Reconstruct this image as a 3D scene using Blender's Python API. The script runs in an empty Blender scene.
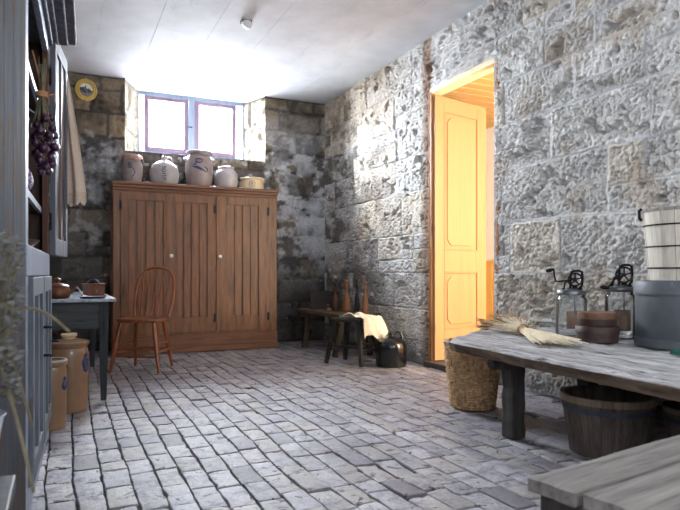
import bpy, math, random
import numpy as np
from mathutils import Vector, Matrix, noise as mnoise

PI = math.pi
random.seed(7)
rng = np.random.default_rng(11)
scene = bpy.context.scene
COL = scene.collection
R = math.radians

# ------------------------------------------------------------------ helpers
class MB:
    def __init__(s):
        s.v = []; s.f = []
    def add(s, vs, fs):
        o = len(s.v)
        s.v += [tuple(v) for v in vs]
        s.f += [tuple(i + o for i in f) for f in fs]
        return s
    def box(s, x0, y0, z0, x1, y1, z1, m=None):
        vs = [Vector(p) for p in ((x0,y0,z0),(x1,y0,z0),(x1,y1,z0),(x0,y1,z0),(x0,y0,z1),(x1,y0,z1),(x1,y1,z1),(x0,y1,z1))]
        if m is not None: vs = [m @ v for v in vs]
        return s.add(vs, [(0,3,2,1),(4,5,6,7),(0,1,5,4),(1,2,6,5),(2,3,7,6),(3,0,4,7)])
    def bar(s, p, q, w0, d0, w1=None, d1=None, ref=(0,1,0)):
        p = Vector(p); q = Vector(q); w1 = w1 or w0; d1 = d1 or d0
        t = (q-p).normalized(); r = Vector(ref)
        a = (r - t*r.dot(t)).normalized(); b = t.cross(a)
        vs = []
        for c, w, d in ((p,w0,d0),(q,w1,d1)):
            for sx, sy in ((-1,-1),(1,-1),(1,1),(-1,1)):
                vs.append(c + b*sx*w/2 + a*sy*d/2)
        return s.add(vs, [(0,3,2,1),(4,5,6,7),(0,1,5,4),(1,2,6,5),(2,3,7,6),(3,0,4,7)])
    def tube(s, path, rad, n=10, closed=False, flat=1.0):
        path = [Vector(p) for p in path]; m = len(path)
        if not hasattr(rad, '__len__'): rad = [rad]*m
        vs = []; prev = None
        for i, p in enumerate(path):
            if closed: t = (path[(i+1) % m] - path[i-1])
            else: t = path[min(i+1, m-1)] - path[max(i-1, 0)]
            t = t.normalized() if t.length > 1e-9 else Vector((0,0,1))
            if prev is None:
                a = t.orthogonal().normalized()
            else:
                a = prev - t*prev.dot(t)
                a = a.normalized() if a.length > 1e-6 else t.orthogonal().normalized()
            prev = a; b = t.cross(a)
            for k in range(n):
                an = 2*PI*k/n
                vs.append(p + a*math.cos(an)*rad[i] + b*math.sin(an)*rad[i]*flat)
        fs = []
        rr = m if closed else m-1
        for i in range(rr):
            j = (i+1) % m
            for k in range(n):
                l = (k+1) % n
                fs.append((i*n+k, i*n+l, j*n+l, j*n+k))
        if not closed:
            fs.append(tuple(reversed(range(n)))); fs.append(tuple((m-1)*n+k for k in range(n)))
        return s.add(vs, fs)
    def lathe(s, prof, n=40, c=(0,0,0), a0=0, a1=2*PI, wob=0, caps=True, m=None):
        c = Vector(c); full = abs(a1-a0-2*PI) < 1e-6
        k = n if full else n+1
        vs = []
        for r, z in prof:
            for i in range(k):
                an = a0 + (a1-a0)*i/n
                rr = r*(1+wob*math.sin(3*an+1.3))
                v = Vector((rr*math.cos(an), rr*math.sin(an), z))
                if m is not None: v = m @ v
                vs.append(c+v)
        fs = []
        for j in range(len(prof)-1):
            for i in range(n):
                l = (i+1) % k
                fs.append((j*k+i, j*k+l, (j+1)*k+l, (j+1)*k+i))
        if caps and full:
            if prof[0][0] > 1e-4: fs.append(tuple(reversed(range(k))))
            if prof[-1][0] > 1e-4: fs.append(tuple((len(prof)-1)*k+i for i in range(k)))
        return s.add(vs, fs)
    def prism(s, poly, z0, z1, m=None):
        n = len(poly)
        vs = [Vector((x,y,z0)) for x,y in poly] + [Vector((x,y,z1)) for x,y in poly]
        if m is not None: vs = [m @ v for v in vs]
        fs = [tuple(reversed(range(n))), tuple(range(n, 2*n))]
        for i in range(n):
            j = (i+1) % n; fs.append((i, j, n+j, n+i))
        return s.add(vs, fs)
    def grid(s, fn, nu, nv, thick=None):
        vs = [fn(i/nu, j/nv) for j in range(nv+1) for i in range(nu+1)]
        fs = [(j*(nu+1)+i, j*(nu+1)+i+1, (j+1)*(nu+1)+i+1, (j+1)*(nu+1)+i) for j in range(nv) for i in range(nu)]
        return s.add(vs, fs)
    def build(s, name, mat, parent=None, bevel=0, smooth=None, solid=0, label=None, kind=None, jit=0, sub=0):
        me = bpy.data.meshes.new(name)
        vs = s.v
        me.from_pydata([tuple(v) for v in vs], [], s.f)
        me.validate(); me.update()
        import bmesh
        bm = bmesh.new(); bm.from_mesh(me)
        bmesh.ops.remove_doubles(bm, verts=bm.verts, dist=1e-6)
        bmesh.ops.recalc_face_normals(bm, faces=bm.faces)
        bm.to_mesh(me); bm.free()
        if smooth is not None:
            me.polygons.foreach_set('use_smooth', [True]*len(me.polygons))
            me.set_sharp_from_angle(angle=R(smooth))
        o = bpy.data.objects.new(name, me); COL.objects.link(o)
        if mat is not None: me.materials.append(mat)
        if parent is not None: o.parent = parent
        if bevel:
            b = o.modifiers.new('bevel', 'BEVEL'); b.width = bevel; b.segments = 2; b.limit_method = 'ANGLE'; b.angle_limit = R(40)
        if solid:
            b = o.modifiers.new('solid', 'SOLIDIFY'); b.thickness = solid; b.offset = 0
        if sub:
            b = o.modifiers.new('sub', 'SUBSURF'); b.levels = sub; b.render_levels = sub
        if label: o['label'] = label
        if kind: o['kind'] = kind
        return o

def thing(name, label, cat, loc=(0,0,0), rz=0, group=None):
    o = bpy.data.objects.new(name, None); COL.objects.link(o)
    o.empty_display_size = 0.1
    o.location = loc; o.rotation_euler = (0,0,rz)
    o['label'] = label; o['category'] = cat
    if group: o['group'] = group
    return o
def tag(o, label, cat, group=None, kind=None):
    o['label'] = label; o['category'] = cat
    if group: o['group'] = group
    if kind: o['kind'] = kind
    return o
def copy_tree(o, parent=None):
    c = o.copy(); COL.objects.link(c)
    c.parent = parent
    for ch in list(o.children): copy_tree(ch, c)
    return c
def struct(o):
    o['kind'] = 'structure'; return o

# ------------------------------------------------------------------ noise
def _lat(ix, iy, seed):
    ix = ix.astype(np.int64); iy = iy.astype(np.int64)
    h = (ix*374761393 + iy*668265263 + seed*1442695041) & 0xffffffff
    h = ((h ^ (h >> 13))*1274126177) & 0xffffffff
    h = h ^ (h >> 16)
    return (h & 0xffff)/65535.0
def vn(x, y, seed=0):
    x0 = np.floor(x); y0 = np.floor(y); fx = x-x0; fy = y-y0
    fx = fx*fx*(3-2*fx); fy = fy*fy*(3-2*fy)
    a = _lat(x0,y0,seed); b = _lat(x0+1,y0,seed); c = _lat(x0,y0+1,seed); d = _lat(x0+1,y0+1,seed)
    return (a*(1-fx)+b*fx)*(1-fy) + (c*(1-fx)+d*fx)*fy
def fbm(x, y, seed=0, o=4, g=.5):
    s = 0; a = 1; t = 0
    for i in range(o):
        s = s + a*vn(x, y, seed+i*17); t += a; a *= g; x = x*2.03+3.1; y = y*2.03+1.7
    return s/t
def sstep(a, b, x):
    t = np.clip((x-a)/(b-a), 0, 1); return t*t*(3-2*t)

# ------------------------------------------------------------------ materials
def newmat(name):
    m = bpy.data.materials.new(name); m.use_nodes = True
    nt = m.node_tree; b = nt.nodes['Principled BSDF']
    return m, nt, b
def N(nt, t, **k):
    n = nt.nodes.new(t)
    for a, v in k.items(): setattr(n, a, v)
    return n
def ramp(nt, src, stops):
    r = N(nt, 'ShaderNodeValToRGB'); nt.links.new(src, r.inputs[0])
    e = r.color_ramp.elements
    while len(e) < len(stops): e.new(.5)
    for i, (p, c) in enumerate(stops):
        e[i].position = p; e[i].color = (*c, 1)
    return r.outputs[0]
def coords(nt, scale=(1,1,1), world=False):
    mp = N(nt, 'ShaderNodeMapping'); mp.inputs['Scale'].default_value = scale
    if world:
        g = N(nt, 'ShaderNodeNewGeometry'); nt.links.new(g.outputs['Position'], mp.inputs[0])
    else:
        g = N(nt, 'ShaderNodeTexCoord'); nt.links.new(g.outputs['Object'], mp.inputs[0])
    return mp.outputs[0]
def noise(nt, vec, sc, det=6, rough=.6, dist=0):
    n = N(nt, 'ShaderNodeTexNoise'); n.inputs['Scale'].default_value = sc; n.inputs['Detail'].default_value = det
    n.inputs['Roughness'].default_value = rough; n.inputs['Distortion'].default_value = dist
    nt.links.new(vec, n.inputs['Vector']); return n.outputs['Fac']
def bump(nt, b, h, strength=.4, dist=.01):
    bp = N(nt, 'ShaderNodeBump'); bp.inputs['Strength'].default_value = strength; bp.inputs['Distance'].default_value = dist
    nt.links.new(h, bp.inputs['Height']); nt.links.new(bp.outputs[0], b.inputs['Normal']); return bp
def mixc(nt, fac, a, b, mode='MIX'):
    m = N(nt, 'ShaderNodeMix', data_type='RGBA', blend_type=mode)
    if isinstance(fac, (int, float)): m.inputs[0].default_value = fac
    else: nt.links.new(fac, m.inputs[0])
    for i, v in ((6, a), (7, b)):
        if isinstance(v, tuple): m.inputs[i].default_value = (*v, 1)
        else: nt.links.new(v, m.inputs[i])
    return m.outputs[2]
def s2l(*c):
    return tuple(((x/255)/12.92 if x/255 <= .04045 else ((x/255+.055)/1.055)**2.4) for x in c)

def wood(name, dark, light, axis='z', rough=.6, wear=None, wearamt=.55, grain=1.0, bs=.35, spec=.3, coat=0):
    m, nt, b = newmat(name)
    sc = {'x': (1.2,14,14), 'y': (14,1.2,14), 'z': (14,14,1.2)}[axis]
    v = coords(nt, sc)
    f1 = noise(nt, v, 1.6*grain, 8, .62, .6)
    f2 = noise(nt, v, 7*grain, 6, .7)
    mul = N(nt, 'ShaderNodeMath', operation='ADD'); nt.links.new(f1, mul.inputs[0])
    m2 = N(nt, 'ShaderNodeMath', operation='MULTIPLY'); nt.links.new(f2, m2.inputs[0]); m2.inputs[1].default_value = .5
    nt.links.new(m2.outputs[0], mul.inputs[1])
    c = ramp(nt, mul.outputs[0], [(.5, dark), (.72, tuple((a+bb)/2 for a, bb in zip(dark, light))), (1.0, light)])
    if wear:
        vw = coords(nt, {'x': (3,9,9), 'y': (9,3,9), 'z': (9,9,3)}[axis])
        w = noise(nt, vw, 1.3, 8, .7)
        wr = ramp(nt, w, [(wearamt, (0,0,0)), (wearamt+.07, (1,1,1))])
        c = mixc(nt, wr, c, wear)
    nt.links.new(c, b.inputs['Base Color'])
    b.inputs['Roughness'].default_value = rough
    b.inputs['Specular IOR Level'].default_value = spec
    b.inputs['Coat Weight'].default_value = coat
    bump(nt, b, mul.outputs[0], bs, .006)
    return m
def plain(name, col, rough=.6, metal=0, var=.15, bs=.1, sc=12, spec=.4, coat=0, wear=None, wearamt=.6):
    m, nt, b = newmat(name)
    v = coords(nt)
    n = noise(nt, v, sc, 6, .6)
    lo = tuple(x*(1-var*1.6) for x in col); hi = tuple(min(1, x*(1+var)) for x in col)
    c = ramp(nt, n, [(.3, lo), (.7, hi)])
    if wear:
        w = noise(nt, v, sc*1.7, 8, .7)
        wr = ramp(nt, w, [(wearamt, (0,0,0)), (wearamt+.06, (1,1,1))]); c = mixc(nt, wr, c, wear)
    nt.links.new(c, b.inputs['Base Color'])
    b.inputs['Roughness'].default_value = rough; b.inputs['Metallic'].default_value = metal
    b.inputs['Specular IOR Level'].default_value = spec; b.inputs['Coat Weight'].default_value = coat
    if bs: bump(nt, b, n, bs, .01)
    return m
def stonemat(name, rough=.9, bs=.6, fine=45, dist=.012, amp=(.72, 1.16), specks=False):
    m, nt, b = newmat(name)
    at = N(nt, 'ShaderNodeAttribute', attribute_name='Col')
    v = coords(nt, world=True)
    n = noise(nt, v, fine, 8, .72)
    n2 = noise(nt, v, 7, 6, .7)
    g = ramp(nt, n, [(.3, (amp[0],)*3), (.65, (amp[1],)*3)])
    g2 = ramp(nt, n2, [(.35, (.84,.83,.82)), (.65, (1.08,1.08,1.09))])
    c = mixc(nt, 1.0, at.outputs['Color'], g, 'MULTIPLY')
    c = mixc(nt, 1.0, c, g2, 'MULTIPLY')
    if specks:
        n3 = noise(nt, v, 17, 3, .6, .6)
        sk = ramp(nt, n3, [(.625, (0,0,0)), (.645, (1,1,1))]); c = mixc(nt, sk, c, s2l(66,60,64))
        n4 = noise(nt, v, 8, 8, .78, .4)
        sk = ramp(nt, n4, [(.50, (0,0,0)), (.60, (.7,.7,.7))]); c = mixc(nt, sk, c, s2l(98,98,110))
    nt.links.new(c, b.inputs['Base Color'])
    b.inputs['Roughness'].default_value = rough; b.inputs['Specular IOR Level'].default_value = .25 if not specks else .5
    bump(nt, b, n, bs, dist)
    return m

M_stone = stonemat('rough_stone')
M_brick = stonemat('floor_brick', .5, .8, 50, .009, (.70, 1.12), True)

# ------------------------------------------------------------------ stone walls
def layout(u0, u1, z0, z1, hs, lmin, lmax, r, split=.25):
    rects = []; z = z0; i = 0
    while z < z1-1e-3:
        h = hs[i % len(hs)]; i += 1
        zt = min(z+h, z1)
        if z1-zt < .07: zt = z1
        u = u0 - r.random()*lmax
        while u < u1:
            l = lmin + r.random()*(lmax-lmin)
            if r.random() < split and (zt-z) > .22:
                zm = z + (zt-z)*(.35+.3*r.random())
                um = u + l*(.35+.3*r.random())
                rects += [(u, u+l, z, zm), (u, um, zm, zt), (um, u+l, zm, zt)]
            else:
                rects.append((u, u+l, z, zt))
            u += l
        z = zt
    return rects
def stone_wall(name, mp, ubr, zbr, res, rects, holes, pal, seed, depth=.022, pit=.02, jw=.018, fade_u=True, rough=.010, warp=.03, mortar=(.3,.3,.3), tone=None, jdepth=None, freq=1.0, margin=0):
    def axis(br):
        out = [br[0]]
        for i, (a, b) in enumerate(zip(br[:-1], br[1:])):
            rs = res if not hasattr(res, '__len__') else (res[i] if br is ubr else res[-1])
            n = max(1, int(round((b-a)/rs))); out += list(np.linspace(a, b, n+1)[1:])
        return np.array(out)
    us = axis(ubr); zs = axis(zbr); U, Z = np.meshgrid(us, zs)
    wu = U + warp*(fbm(U*2.5, Z*2.5, seed+5)-.5) + .012*(vn(U*22, Z*22, seed+6)-.5)
    wz = Z + warp*.8*(fbm(U*2.2, Z*2.2, seed+9)-.5) + .012*(vn(U*22, Z*22, seed+8)-.5)
    D = np.full(U.shape, 0.0); off = np.zeros(U.shape); C = np.zeros(U.shape+(3,)); C[:] = mortar
    rr = np.random.default_rng(seed)
    bid = np.zeros(U.shape); 
    for k, (a, b, c, d) in enumerate(rects):
        o = rr.normal()*.5; col = pal(rr, (a+b)/2, (c+d)/2); tl = rr.normal(size=2)*.02
        m = (wu >= a) & (wu < b) & (wz >= c) & (wz < d)
        if not m.any(): continue
        dd = np.minimum(np.minimum(wu-a, b-wu), np.minimum(wz-c, d-wz))
        D[m] = dd[m]; off[m] = (o*.006 + tl[0]*(wu-(a+b)/2) + tl[1]*(wz-(c+d)/2))[m]; C[m] = col; bid[m] = k
    jn = fbm(U*3, Z*3, seed+30)
    jw_ = jw*(.45+1.1*jn)
    g = 1-sstep(jw_*.3, jw_*1.35, D)                       # 1 in the joint
    # chiselled, slanted pits
    s1 = fbm((U*.8+Z*.6)*30*freq, (Z*.8-U*.6)*17*freq, seed+40, 4, .6)
    s2 = fbm(U*38, Z*38, seed+50, 3)
    s3 = fbm(U*5+bid*3.1, Z*5, seed+60, 3)
    big = fbm(U*9, Z*11, seed+70, 3)
    h = off + rough*2.4*(s1-.5) + rough*1.0*(s2-.5) + .02*(s3-.5)
    h -= pit*sstep(.57, .78, s1)
    h -= pit*1.6*sstep(.66, .78, big)
    if margin:
        mg = sstep(.008, margin*(.6+.8*s3), D); h = off + (h-off)*(.12+.88*mg)
        s4 = fbm((U*.8+Z*.6)*75, (Z*.8-U*.6)*42, seed+45, 3, .55)
        h = h - .020*sstep(.54, .70, s4)*(.25+.75*mg)*sstep(.35, .6, s3)
    cush = sstep(0, .07, D); h += .010*(cush-1)*(0.3 if margin else 1)
    jd = depth*(.35+1.1*fbm(U*2.2+7, Z*2.2, seed+80, 3))
    if jdepth is not None: jd = jd*jdepth(U)
    h = h*(1-g) - jd*g
    # fade at outer edges/holes
    F = np.ones(U.shape)
    if fade_u:
        F *= sstep(0, .03, U-us[0])*sstep(0, .03, us[-1]-U)
    for (a, b, c, d) in holes:
        du = np.maximum(np.maximum(a-U, U-b), 0); dz = np.maximum(np.maximum(c-Z, Z-d), 0)
        F *= sstep(0, .035, np.hypot(du, dz)+1e-9)
    h = h*F
    # colour: mortar in the joints, lichens & stains with own shape, painted shade low on the back wall
    jm = sstep(.25, .8, g)[..., None]
    C = C*(1-jm) + np.array(mortar)*jm
    if tone is not None: C = tone(C, U, Z, g, bid)
    P = mp(U, Z, h)
    nz, nu = U.shape
    idx = np.arange(nz*nu).reshape(nz, nu)
    q = np.stack([idx[:-1,:-1], idx[:-1,1:], idx[1:,1:], idx[1:,:-1]], -1)
    uc = (U[:-1,:-1]+U[1:,1:])/2; zc = (Z[:-1,:-1]+Z[1:,1:])/2
    keep = np.ones(uc.shape, bool)
    for (a, b, c, d) in holes: keep &= ~((uc > a) & (uc < b) & (zc > c) & (zc < d))
    q = q[keep].reshape(-1, 4)
    return mesh_np(name, P.reshape(-1, 3), q, C.reshape(-1, 3), M_stone)
def mesh_np(name, V, Q, C, mat, smooth=True):
    me = bpy.data.meshes.new(name)
    me.vertices.add(len(V)); me.vertices.foreach_set('co', V.astype(np.float32).ravel())
    me.loops.add(Q.size); me.loops.foreach_set('vertex_index', Q.astype(np.int32).ravel())
    me.polygons.add(len(Q)); me.polygons.foreach_set('loop_start', np.arange(0, Q.size, 4, dtype=np.int32))
    me.update(calc_edges=True); me.validate()
    if smooth: me.polygons.foreach_set('use_smooth', np.ones(len(me.polygons), bool))
    a = me.color_attributes.new('Col', 'FLOAT_COLOR', 'POINT')
    c4 = np.ones((len(V), 4), np.float32); c4[:, :3] = C; a.data.foreach_set('color', c4.ravel())
    me.materials.append(mat)
    o = bpy.data.objects.new(name, me); COL.objects.link(o); return o

WX = 3.04; BY = 7.04; CZ = 3.0; LX = -.62; RY = -1.7
DOOR = (3.74, 4.64, 0.0, 2.52)
rl = np.random.default_rng(5)

def pal_right(r, u, z):
    b = .50 + .10*r.normal()*.6
    w = r.random()
    warm = np.array(s2l(204,192,172)) if w < .3 else np.array(s2l(202,201,198))
    base = np.array(s2l(214,211,206))
    c = base*.5 + warm*.5
    return np.clip(c*(1+.07*r.normal()), .15, .85)
def tone_right(C, U, Z, g, bid):
    n = fbm(U*3+1, Z*3, 301, 5, .6)
    ochre = sstep(.56, .70, n)[..., None]*.42
    C = C*(1-ochre) + np.array(s2l(176,154,124))*ochre
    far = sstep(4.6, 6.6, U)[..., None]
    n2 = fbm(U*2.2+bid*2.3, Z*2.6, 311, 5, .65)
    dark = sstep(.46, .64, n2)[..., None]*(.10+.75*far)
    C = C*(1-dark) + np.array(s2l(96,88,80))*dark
    up = (sstep(2.3, 2.75, Z)*sstep(4.6, 5.6, U))[..., None]*.5
    C = C*(1-up) + np.array(s2l(140,118,88))*up
    # brown quoin strip beside the far jamb of the doorway
    q = (sstep(4.83, 4.70, U)*sstep(4.60, 4.64, U))[..., None]*(.65+.35*n[..., None])
    C = C*(1-q) + np.array(s2l(124,84,50))*q
    sp = fbm(U*40, Z*40, 330, 3)
    C = C*(1-.18*sstep(.58, .72, sp))[..., None]
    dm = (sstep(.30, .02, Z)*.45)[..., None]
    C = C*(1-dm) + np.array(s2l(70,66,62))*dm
    return np.clip(C, .02, .85)
rectsR = layout(RY, BY, 0, CZ, [.21,.30,.34,.37,.41,.34,.32,.36,.35], .42, 1.05, rl, .16)
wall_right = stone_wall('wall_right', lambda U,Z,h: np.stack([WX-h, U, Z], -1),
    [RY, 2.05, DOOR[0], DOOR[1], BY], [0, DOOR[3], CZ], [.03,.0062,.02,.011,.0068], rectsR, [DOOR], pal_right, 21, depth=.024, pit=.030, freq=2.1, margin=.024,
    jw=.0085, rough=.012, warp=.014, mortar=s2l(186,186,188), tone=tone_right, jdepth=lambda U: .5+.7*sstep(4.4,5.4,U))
struct(wall_right)

def pal_back(r, u, z):
    w = r.random()
    c = np.array(s2l(104,100,96)) if w < .5 else (np.array(s2l(126,116,104)) if w < .8 else np.array(s2l(78,76,76)))
    if z > 2.45: c = c*.45 + np.array(s2l(160,142,114))*.55
    return np.clip(c*(1+.13*r.normal()), .05, .7)
def tone_back(C, U, Z, g, bid):
    n = fbm(U*2.4+4, Z*3.1, 401, 6, .66)
    n1 = fbm(U*11+4, Z*11, 405, 4, .6)
    side = .55+.45*sstep(1.9, 2.3, U)
    w = (sstep(.50, .60, n*.62+n1*.38+.06*sstep(2.1,2.4,U))*sstep(.55, 1.3, Z)*(1-.75*sstep(2.35, 2.7, Z))*side)[..., None]*.85
    C = C*(1-w) + np.array(s2l(208,210,214))*w
    n2 = fbm(U*3+bid*1.7, Z*3, 411, 5, .6)
    d = sstep(.5, .7, n2)[..., None]*.65
    C = C*(1-d) + np.array(s2l(60,56,54))*d
    dm = (sstep(1.25, .3, Z)*.55)[..., None]  # shade below the window painted into the lower stones
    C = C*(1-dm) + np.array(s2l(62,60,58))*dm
    return np.clip(C, .02, .8)
RX0, RX1, RZ = .641, 2.25, 2.2
FX0, FX1, FY = .82, 2.10, 7.45
rectsB = layout(LX, WX, 0, CZ, [.26,.24,.28,.25,.27,.25,.26,.28,.24,.27,.25,.2], .26, .58, np.random.default_rng(9), .12)
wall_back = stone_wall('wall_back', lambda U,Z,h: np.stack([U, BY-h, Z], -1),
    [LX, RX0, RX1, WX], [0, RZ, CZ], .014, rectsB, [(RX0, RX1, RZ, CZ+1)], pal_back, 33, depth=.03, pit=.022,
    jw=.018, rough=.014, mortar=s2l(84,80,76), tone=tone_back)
struct(wall_back)
def pal_rev(r, u, z):
    return np.clip(np.array(s2l(176,168,150))*(1+.12*r.normal()), .1, .8)
def reveal(name, x0, x1, seed, flip):
    L = math.hypot(x1-x0, FY-BY); dx = (x1-x0)/L; dy = (FY-BY)/L
    nx, ny = (dy, -dx) if not flip else (-dy, dx)
    rc = layout(0, L, RZ, CZ, [.25,.22,.28], .2, .4, np.random.default_rng(seed), .1)
    o = stone_wall(name, lambda U,Z,h: np.stack([x0+dx*U+nx*h, BY+dy*U+ny*h, Z], -1), [0, L], [RZ, CZ], .014, rc, [],
        pal_rev, seed, depth=.03, pit=.02, jw=.016, rough=.014, mortar=s2l(150,146,138))
    return struct(o)
reveal('trim_1', RX0, FX0, 41, False)
reveal('trim_2', RX1, FX1, 42, True)

# other shell surfaces
def plaster(name, c, var=.08, sc=3, bs=.15, streak=None):
    m, nt, b = newmat(name); v = coords(nt, world=True)
    n = noise(nt, v, sc, 8, .6); n2 = noise(nt, v, 30, 5, .6)
    lo = tuple(x*(1-var) for x in c)
    cc = ramp(nt, n, [(.35, lo), (.6, c)])
    if streak:
        vs = coords(nt, (1.1, .35, 1), world=True)
        w = noise(nt, vs, 5, 8, .75, .4)
        wr = ramp(nt, w, [(.60, (0,0,0)), (.70, (1,1,1))]); cc = mixc(nt, wr, cc, streak)
    nt.links.new(cc, b.inputs['Base Color']); b.inputs['Roughness'].default_value = .75
    b.inputs['Specular IOR Level'].default_value = .3
    bump(nt, b, n2, bs, .004); return m
M_ceil = plaster('painted_ceiling', s2l(232,235,240), .10, 4, .2, s2l(206,210,220))
M_plain = plaster('limewash', s2l(188,188,188), .15)
mb = MB()
# ceiling boards with faint joints running along the room
xs = [LX]
while xs[-1] < WX+.3: xs.append(xs[-1]+.46)
for a, b in zip(xs[:-1], xs[1:]):
    mb.add([(a+.0015,RY,CZ),(a+.0015,FY+.1,CZ),(b-.0015,FY+.1,CZ),(b-.0015,RY,CZ)], [(0,1,2,3)])
    mb.add([(b-.0015,RY,CZ),(b-.0015,FY+.1,CZ),(b,FY+.1,CZ+.006),(b,RY,CZ+.006)], [(0,1,2,3)])
    mb.add([(a,RY,CZ+.006),(a,FY+.1,CZ+.006),(a+.0015,FY+.1,CZ),(a+.0015,RY,CZ)], [(0,1,2,3)])
mb.box(LX-.1, RY-.1, CZ+.02, WX+.3, FY+.2, CZ+.1)
struct(mb.build('ceiling', M_ceil))
mb = MB()
mb.add([(LX,RY,0),(LX,BY,0),(LX,BY,CZ),(LX,RY,CZ)], [])
LW = (-1.1, .55, 1.0, 2.6)     # added, unseen fill-light opening in the left wall beside the camera
for y0, y1, z0, z1 in ((RY-.1,LW[0],0,CZ),(LW[1],BY+.1,0,CZ),(LW[0],LW[1],0,LW[2]),(LW[0],LW[1],LW[3],CZ)):
    mb.box(LX-.25, y0, z0, LX, y1, z1)
struct(mb.build('wall_left', M_plain))
RW = (1.0, 2.7, 1.3, 2.8)  # added, unseen opening behind the camera for fill light
mb = MB()
for x0, x1, z0, z1 in ((LX-.25,RW[0],0,CZ),(RW[1],WX+.1,0,CZ),(RW[0],RW[1],0,RW[2]),(RW[0],RW[1],RW[3],CZ)):
    mb.box(x0, RY-.25, z0, x1, RY, z1)
struct(mb.build('wall_rear', M_plain))
# backing behind the stone faces so no daylight leaks round the displaced edges
mb = MB()
mb.box(WX+.05, RY, -.1, WX+.12, DOOR[0]-.0, CZ+.05); mb.box(WX+.05, DOOR[1]+.07, -.1, WX+.12, BY+.1, CZ+.05); mb.box(WX+.05, DOOR[0], DOOR[3], WX+.12, DOOR[1], CZ+.05)
struct(mb.build('wall_right_core', M_plain))
mb = MB()
mb.box(LX-.2, BY+.05, -.1, RX0-.03, BY+.5, CZ+.05); mb.box(RX1+.03, BY+.05, -.1, WX+.12, BY+.5, CZ+.05); mb.box(RX0-.04, BY+.03, -.1, RX1+.04, BY+.6, RZ-.02)
mb.add([(RX0,BY,RZ),(RX1,BY,RZ),(FX1,FY+.02,RZ+.03),(FX0,FY+.02,RZ+.03)], [(0,1,2,3)])
mb.add([(RX0,BY,RZ),(RX1,BY,RZ),(RX1,BY+.04,RZ-.04),(RX0,BY+.04,RZ-.04)], [(0,1,2,3)])
struct(mb.build('wall_back_core', M_plain))

# ------------------------------------------------------------------ brick floor
def brick_floor():
    V = []; Q = []; C = []
    bw, bl = .1035, .213; gap = .0026
    r = np.random.default_rng(3)
    cols = int((WX+.1-LX)/bw)+2
    vs = []; fs = []; cs = []
    for i in range(cols):
        x0 = LX - .05 + i*bw
        y = RY - r.random()*bl
        while y < BY+.05:
            l = bl*(.88+.2*r.random())
            if r.random() < .05: l *= .6
            a, b, c, d = x0+gap*(.4+r.random()), x0+bw-gap*(.4+r.random()), y+gap*(.5+1.2*r.random()), y+l-gap*(.5+1.2*r.random())
            zt = -.002*r.random() + .0035*r.normal()*.6; tx = r.normal()*.012; ty = r.normal()*.010
            w = r.random(); k = 1+.09*r.normal()
            col = np.array(s2l(174,171,176)) if w < .5 else (np.array(s2l(170,164,162)) if w < .82 else np.array(s2l(156,153,162)))
            if r.random() < .05: col = np.array(s2l(132,127,132))
            col = np.clip(col*k, .06, .7)
            # outline with worn, slightly wavy sides
            pts = []
            nx_, ny_ = 3, 5
            for t in range(nx_): pts.append((a+(b-a)*t/nx_, c))
            for t in range(ny_): pts.append((b, c+(d-c)*t/ny_))
            for t in range(nx_): pts.append((b-(b-a)*t/nx_, d))
            for t in range(ny_): pts.append((a, d-(d-c)*t/ny_))
            n = len(pts); cx, cy = (a+b)/2, (c+d)/2
            jj = [(r.normal()*.0016, r.normal()*.0022) for _ in pts]
            chip = [(.0075 if r.random() < .05 else 0) for _ in pts]
            o = len(vs)
            for ring, (ins, dz) in enumerate(((0, -.020), (.0005, -.0065), (.003, -.0015), (.008, 0))):
                for (px, py), (jx, jy), ch in zip(pts, jj, chip):
                    ux, uy = (cx-px), (cy-py); q = (ux*ux+uy*uy)**.5
                    fx = (1 if ux > 0 else -1)*min(abs(ux), 1)*0; 
                    sx = ins*(1 if px < cx else -1)*(1 if abs(px-cx) > (b-a)*.3 else .0)
                    sy = ins*(1 if py < cy else -1)*(1 if abs(py-cy) > (d-c)*.42 else .0)
                    ex = ch*(ux/q) if ring else 0; ey = ch*(uy/q) if ring else 0
                    X = px+jx+sx+ex; Y = py+jy+sy+ey
                    vs.append((X, Y, zt+dz+(X-cx)*tx+(Y-cy)*ty - (.002*ch/.0075 if ring > 1 else 0))); cs.append(col*(.75 if ring < 2 else 1))
            for ring in range(3):
                for t in range(n):
                    u = (t+1) % n
                    fs.append((o+ring*n+t, o+ring*n+u, o+(ring+1)*n+u, o+(ring+1)*n+t))
            # inner grid replaced by centre fan
            ctr = len(vs); vs.append((cx, cy, zt-.001*r.random())); cs.append(col)
            for t in range(0, n, 1):
                u = (t+1) % n
                fs.append((o+3*n+t, o+3*n+u, ctr))
            y += l
    vs = np.array(vs); cs = np.array(cs)
    # gentle wander of the courses and dips of the old floor
    X, Y = vs[:,0].copy(), vs[:,1].copy()
    vs[:,0] += .05*(fbm(X*.9+3, Y*.9, 71, 3)-.5) + .012*(vn(X*4, Y*4, 72)-.5)
    vs[:,1] += .05*(fbm(X*.9+9, Y*.9, 73, 3)-.5)
    vs[:,2] += .012*(fbm(X*1.3, Y*1.3, 74, 3)-.5) - .004
    n = fbm(X*3, Y*3, 75, 5, .6)
    cs *= (.82+.36*n)[:, None]
    me = bpy.data.meshes.new('floor')
    me.from_pydata(vs.tolist(), [], fs)
    g0 = len(vs)
    a = me.color_attributes.new('Col', 'FLOAT_COLOR', 'POINT')
    c4 = np.ones((len(vs), 4), np.float32); c4[:, :3] = cs; a.data.foreach_set('color', c4.ravel())
    me.polygons.foreach_set('use_smooth', [True]*len(me.polygons)); me.set_sharp_from_angle(angle=R(35))
    me.materials.append(M_brick)
    o = bpy.data.objects.new('floor', me); COL.objects.link(o); return o
struct(brick_floor())
M_dirt = plain('joint_dirt', s2l(40,37,38), .95, sc=30, bs=.3)
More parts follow.
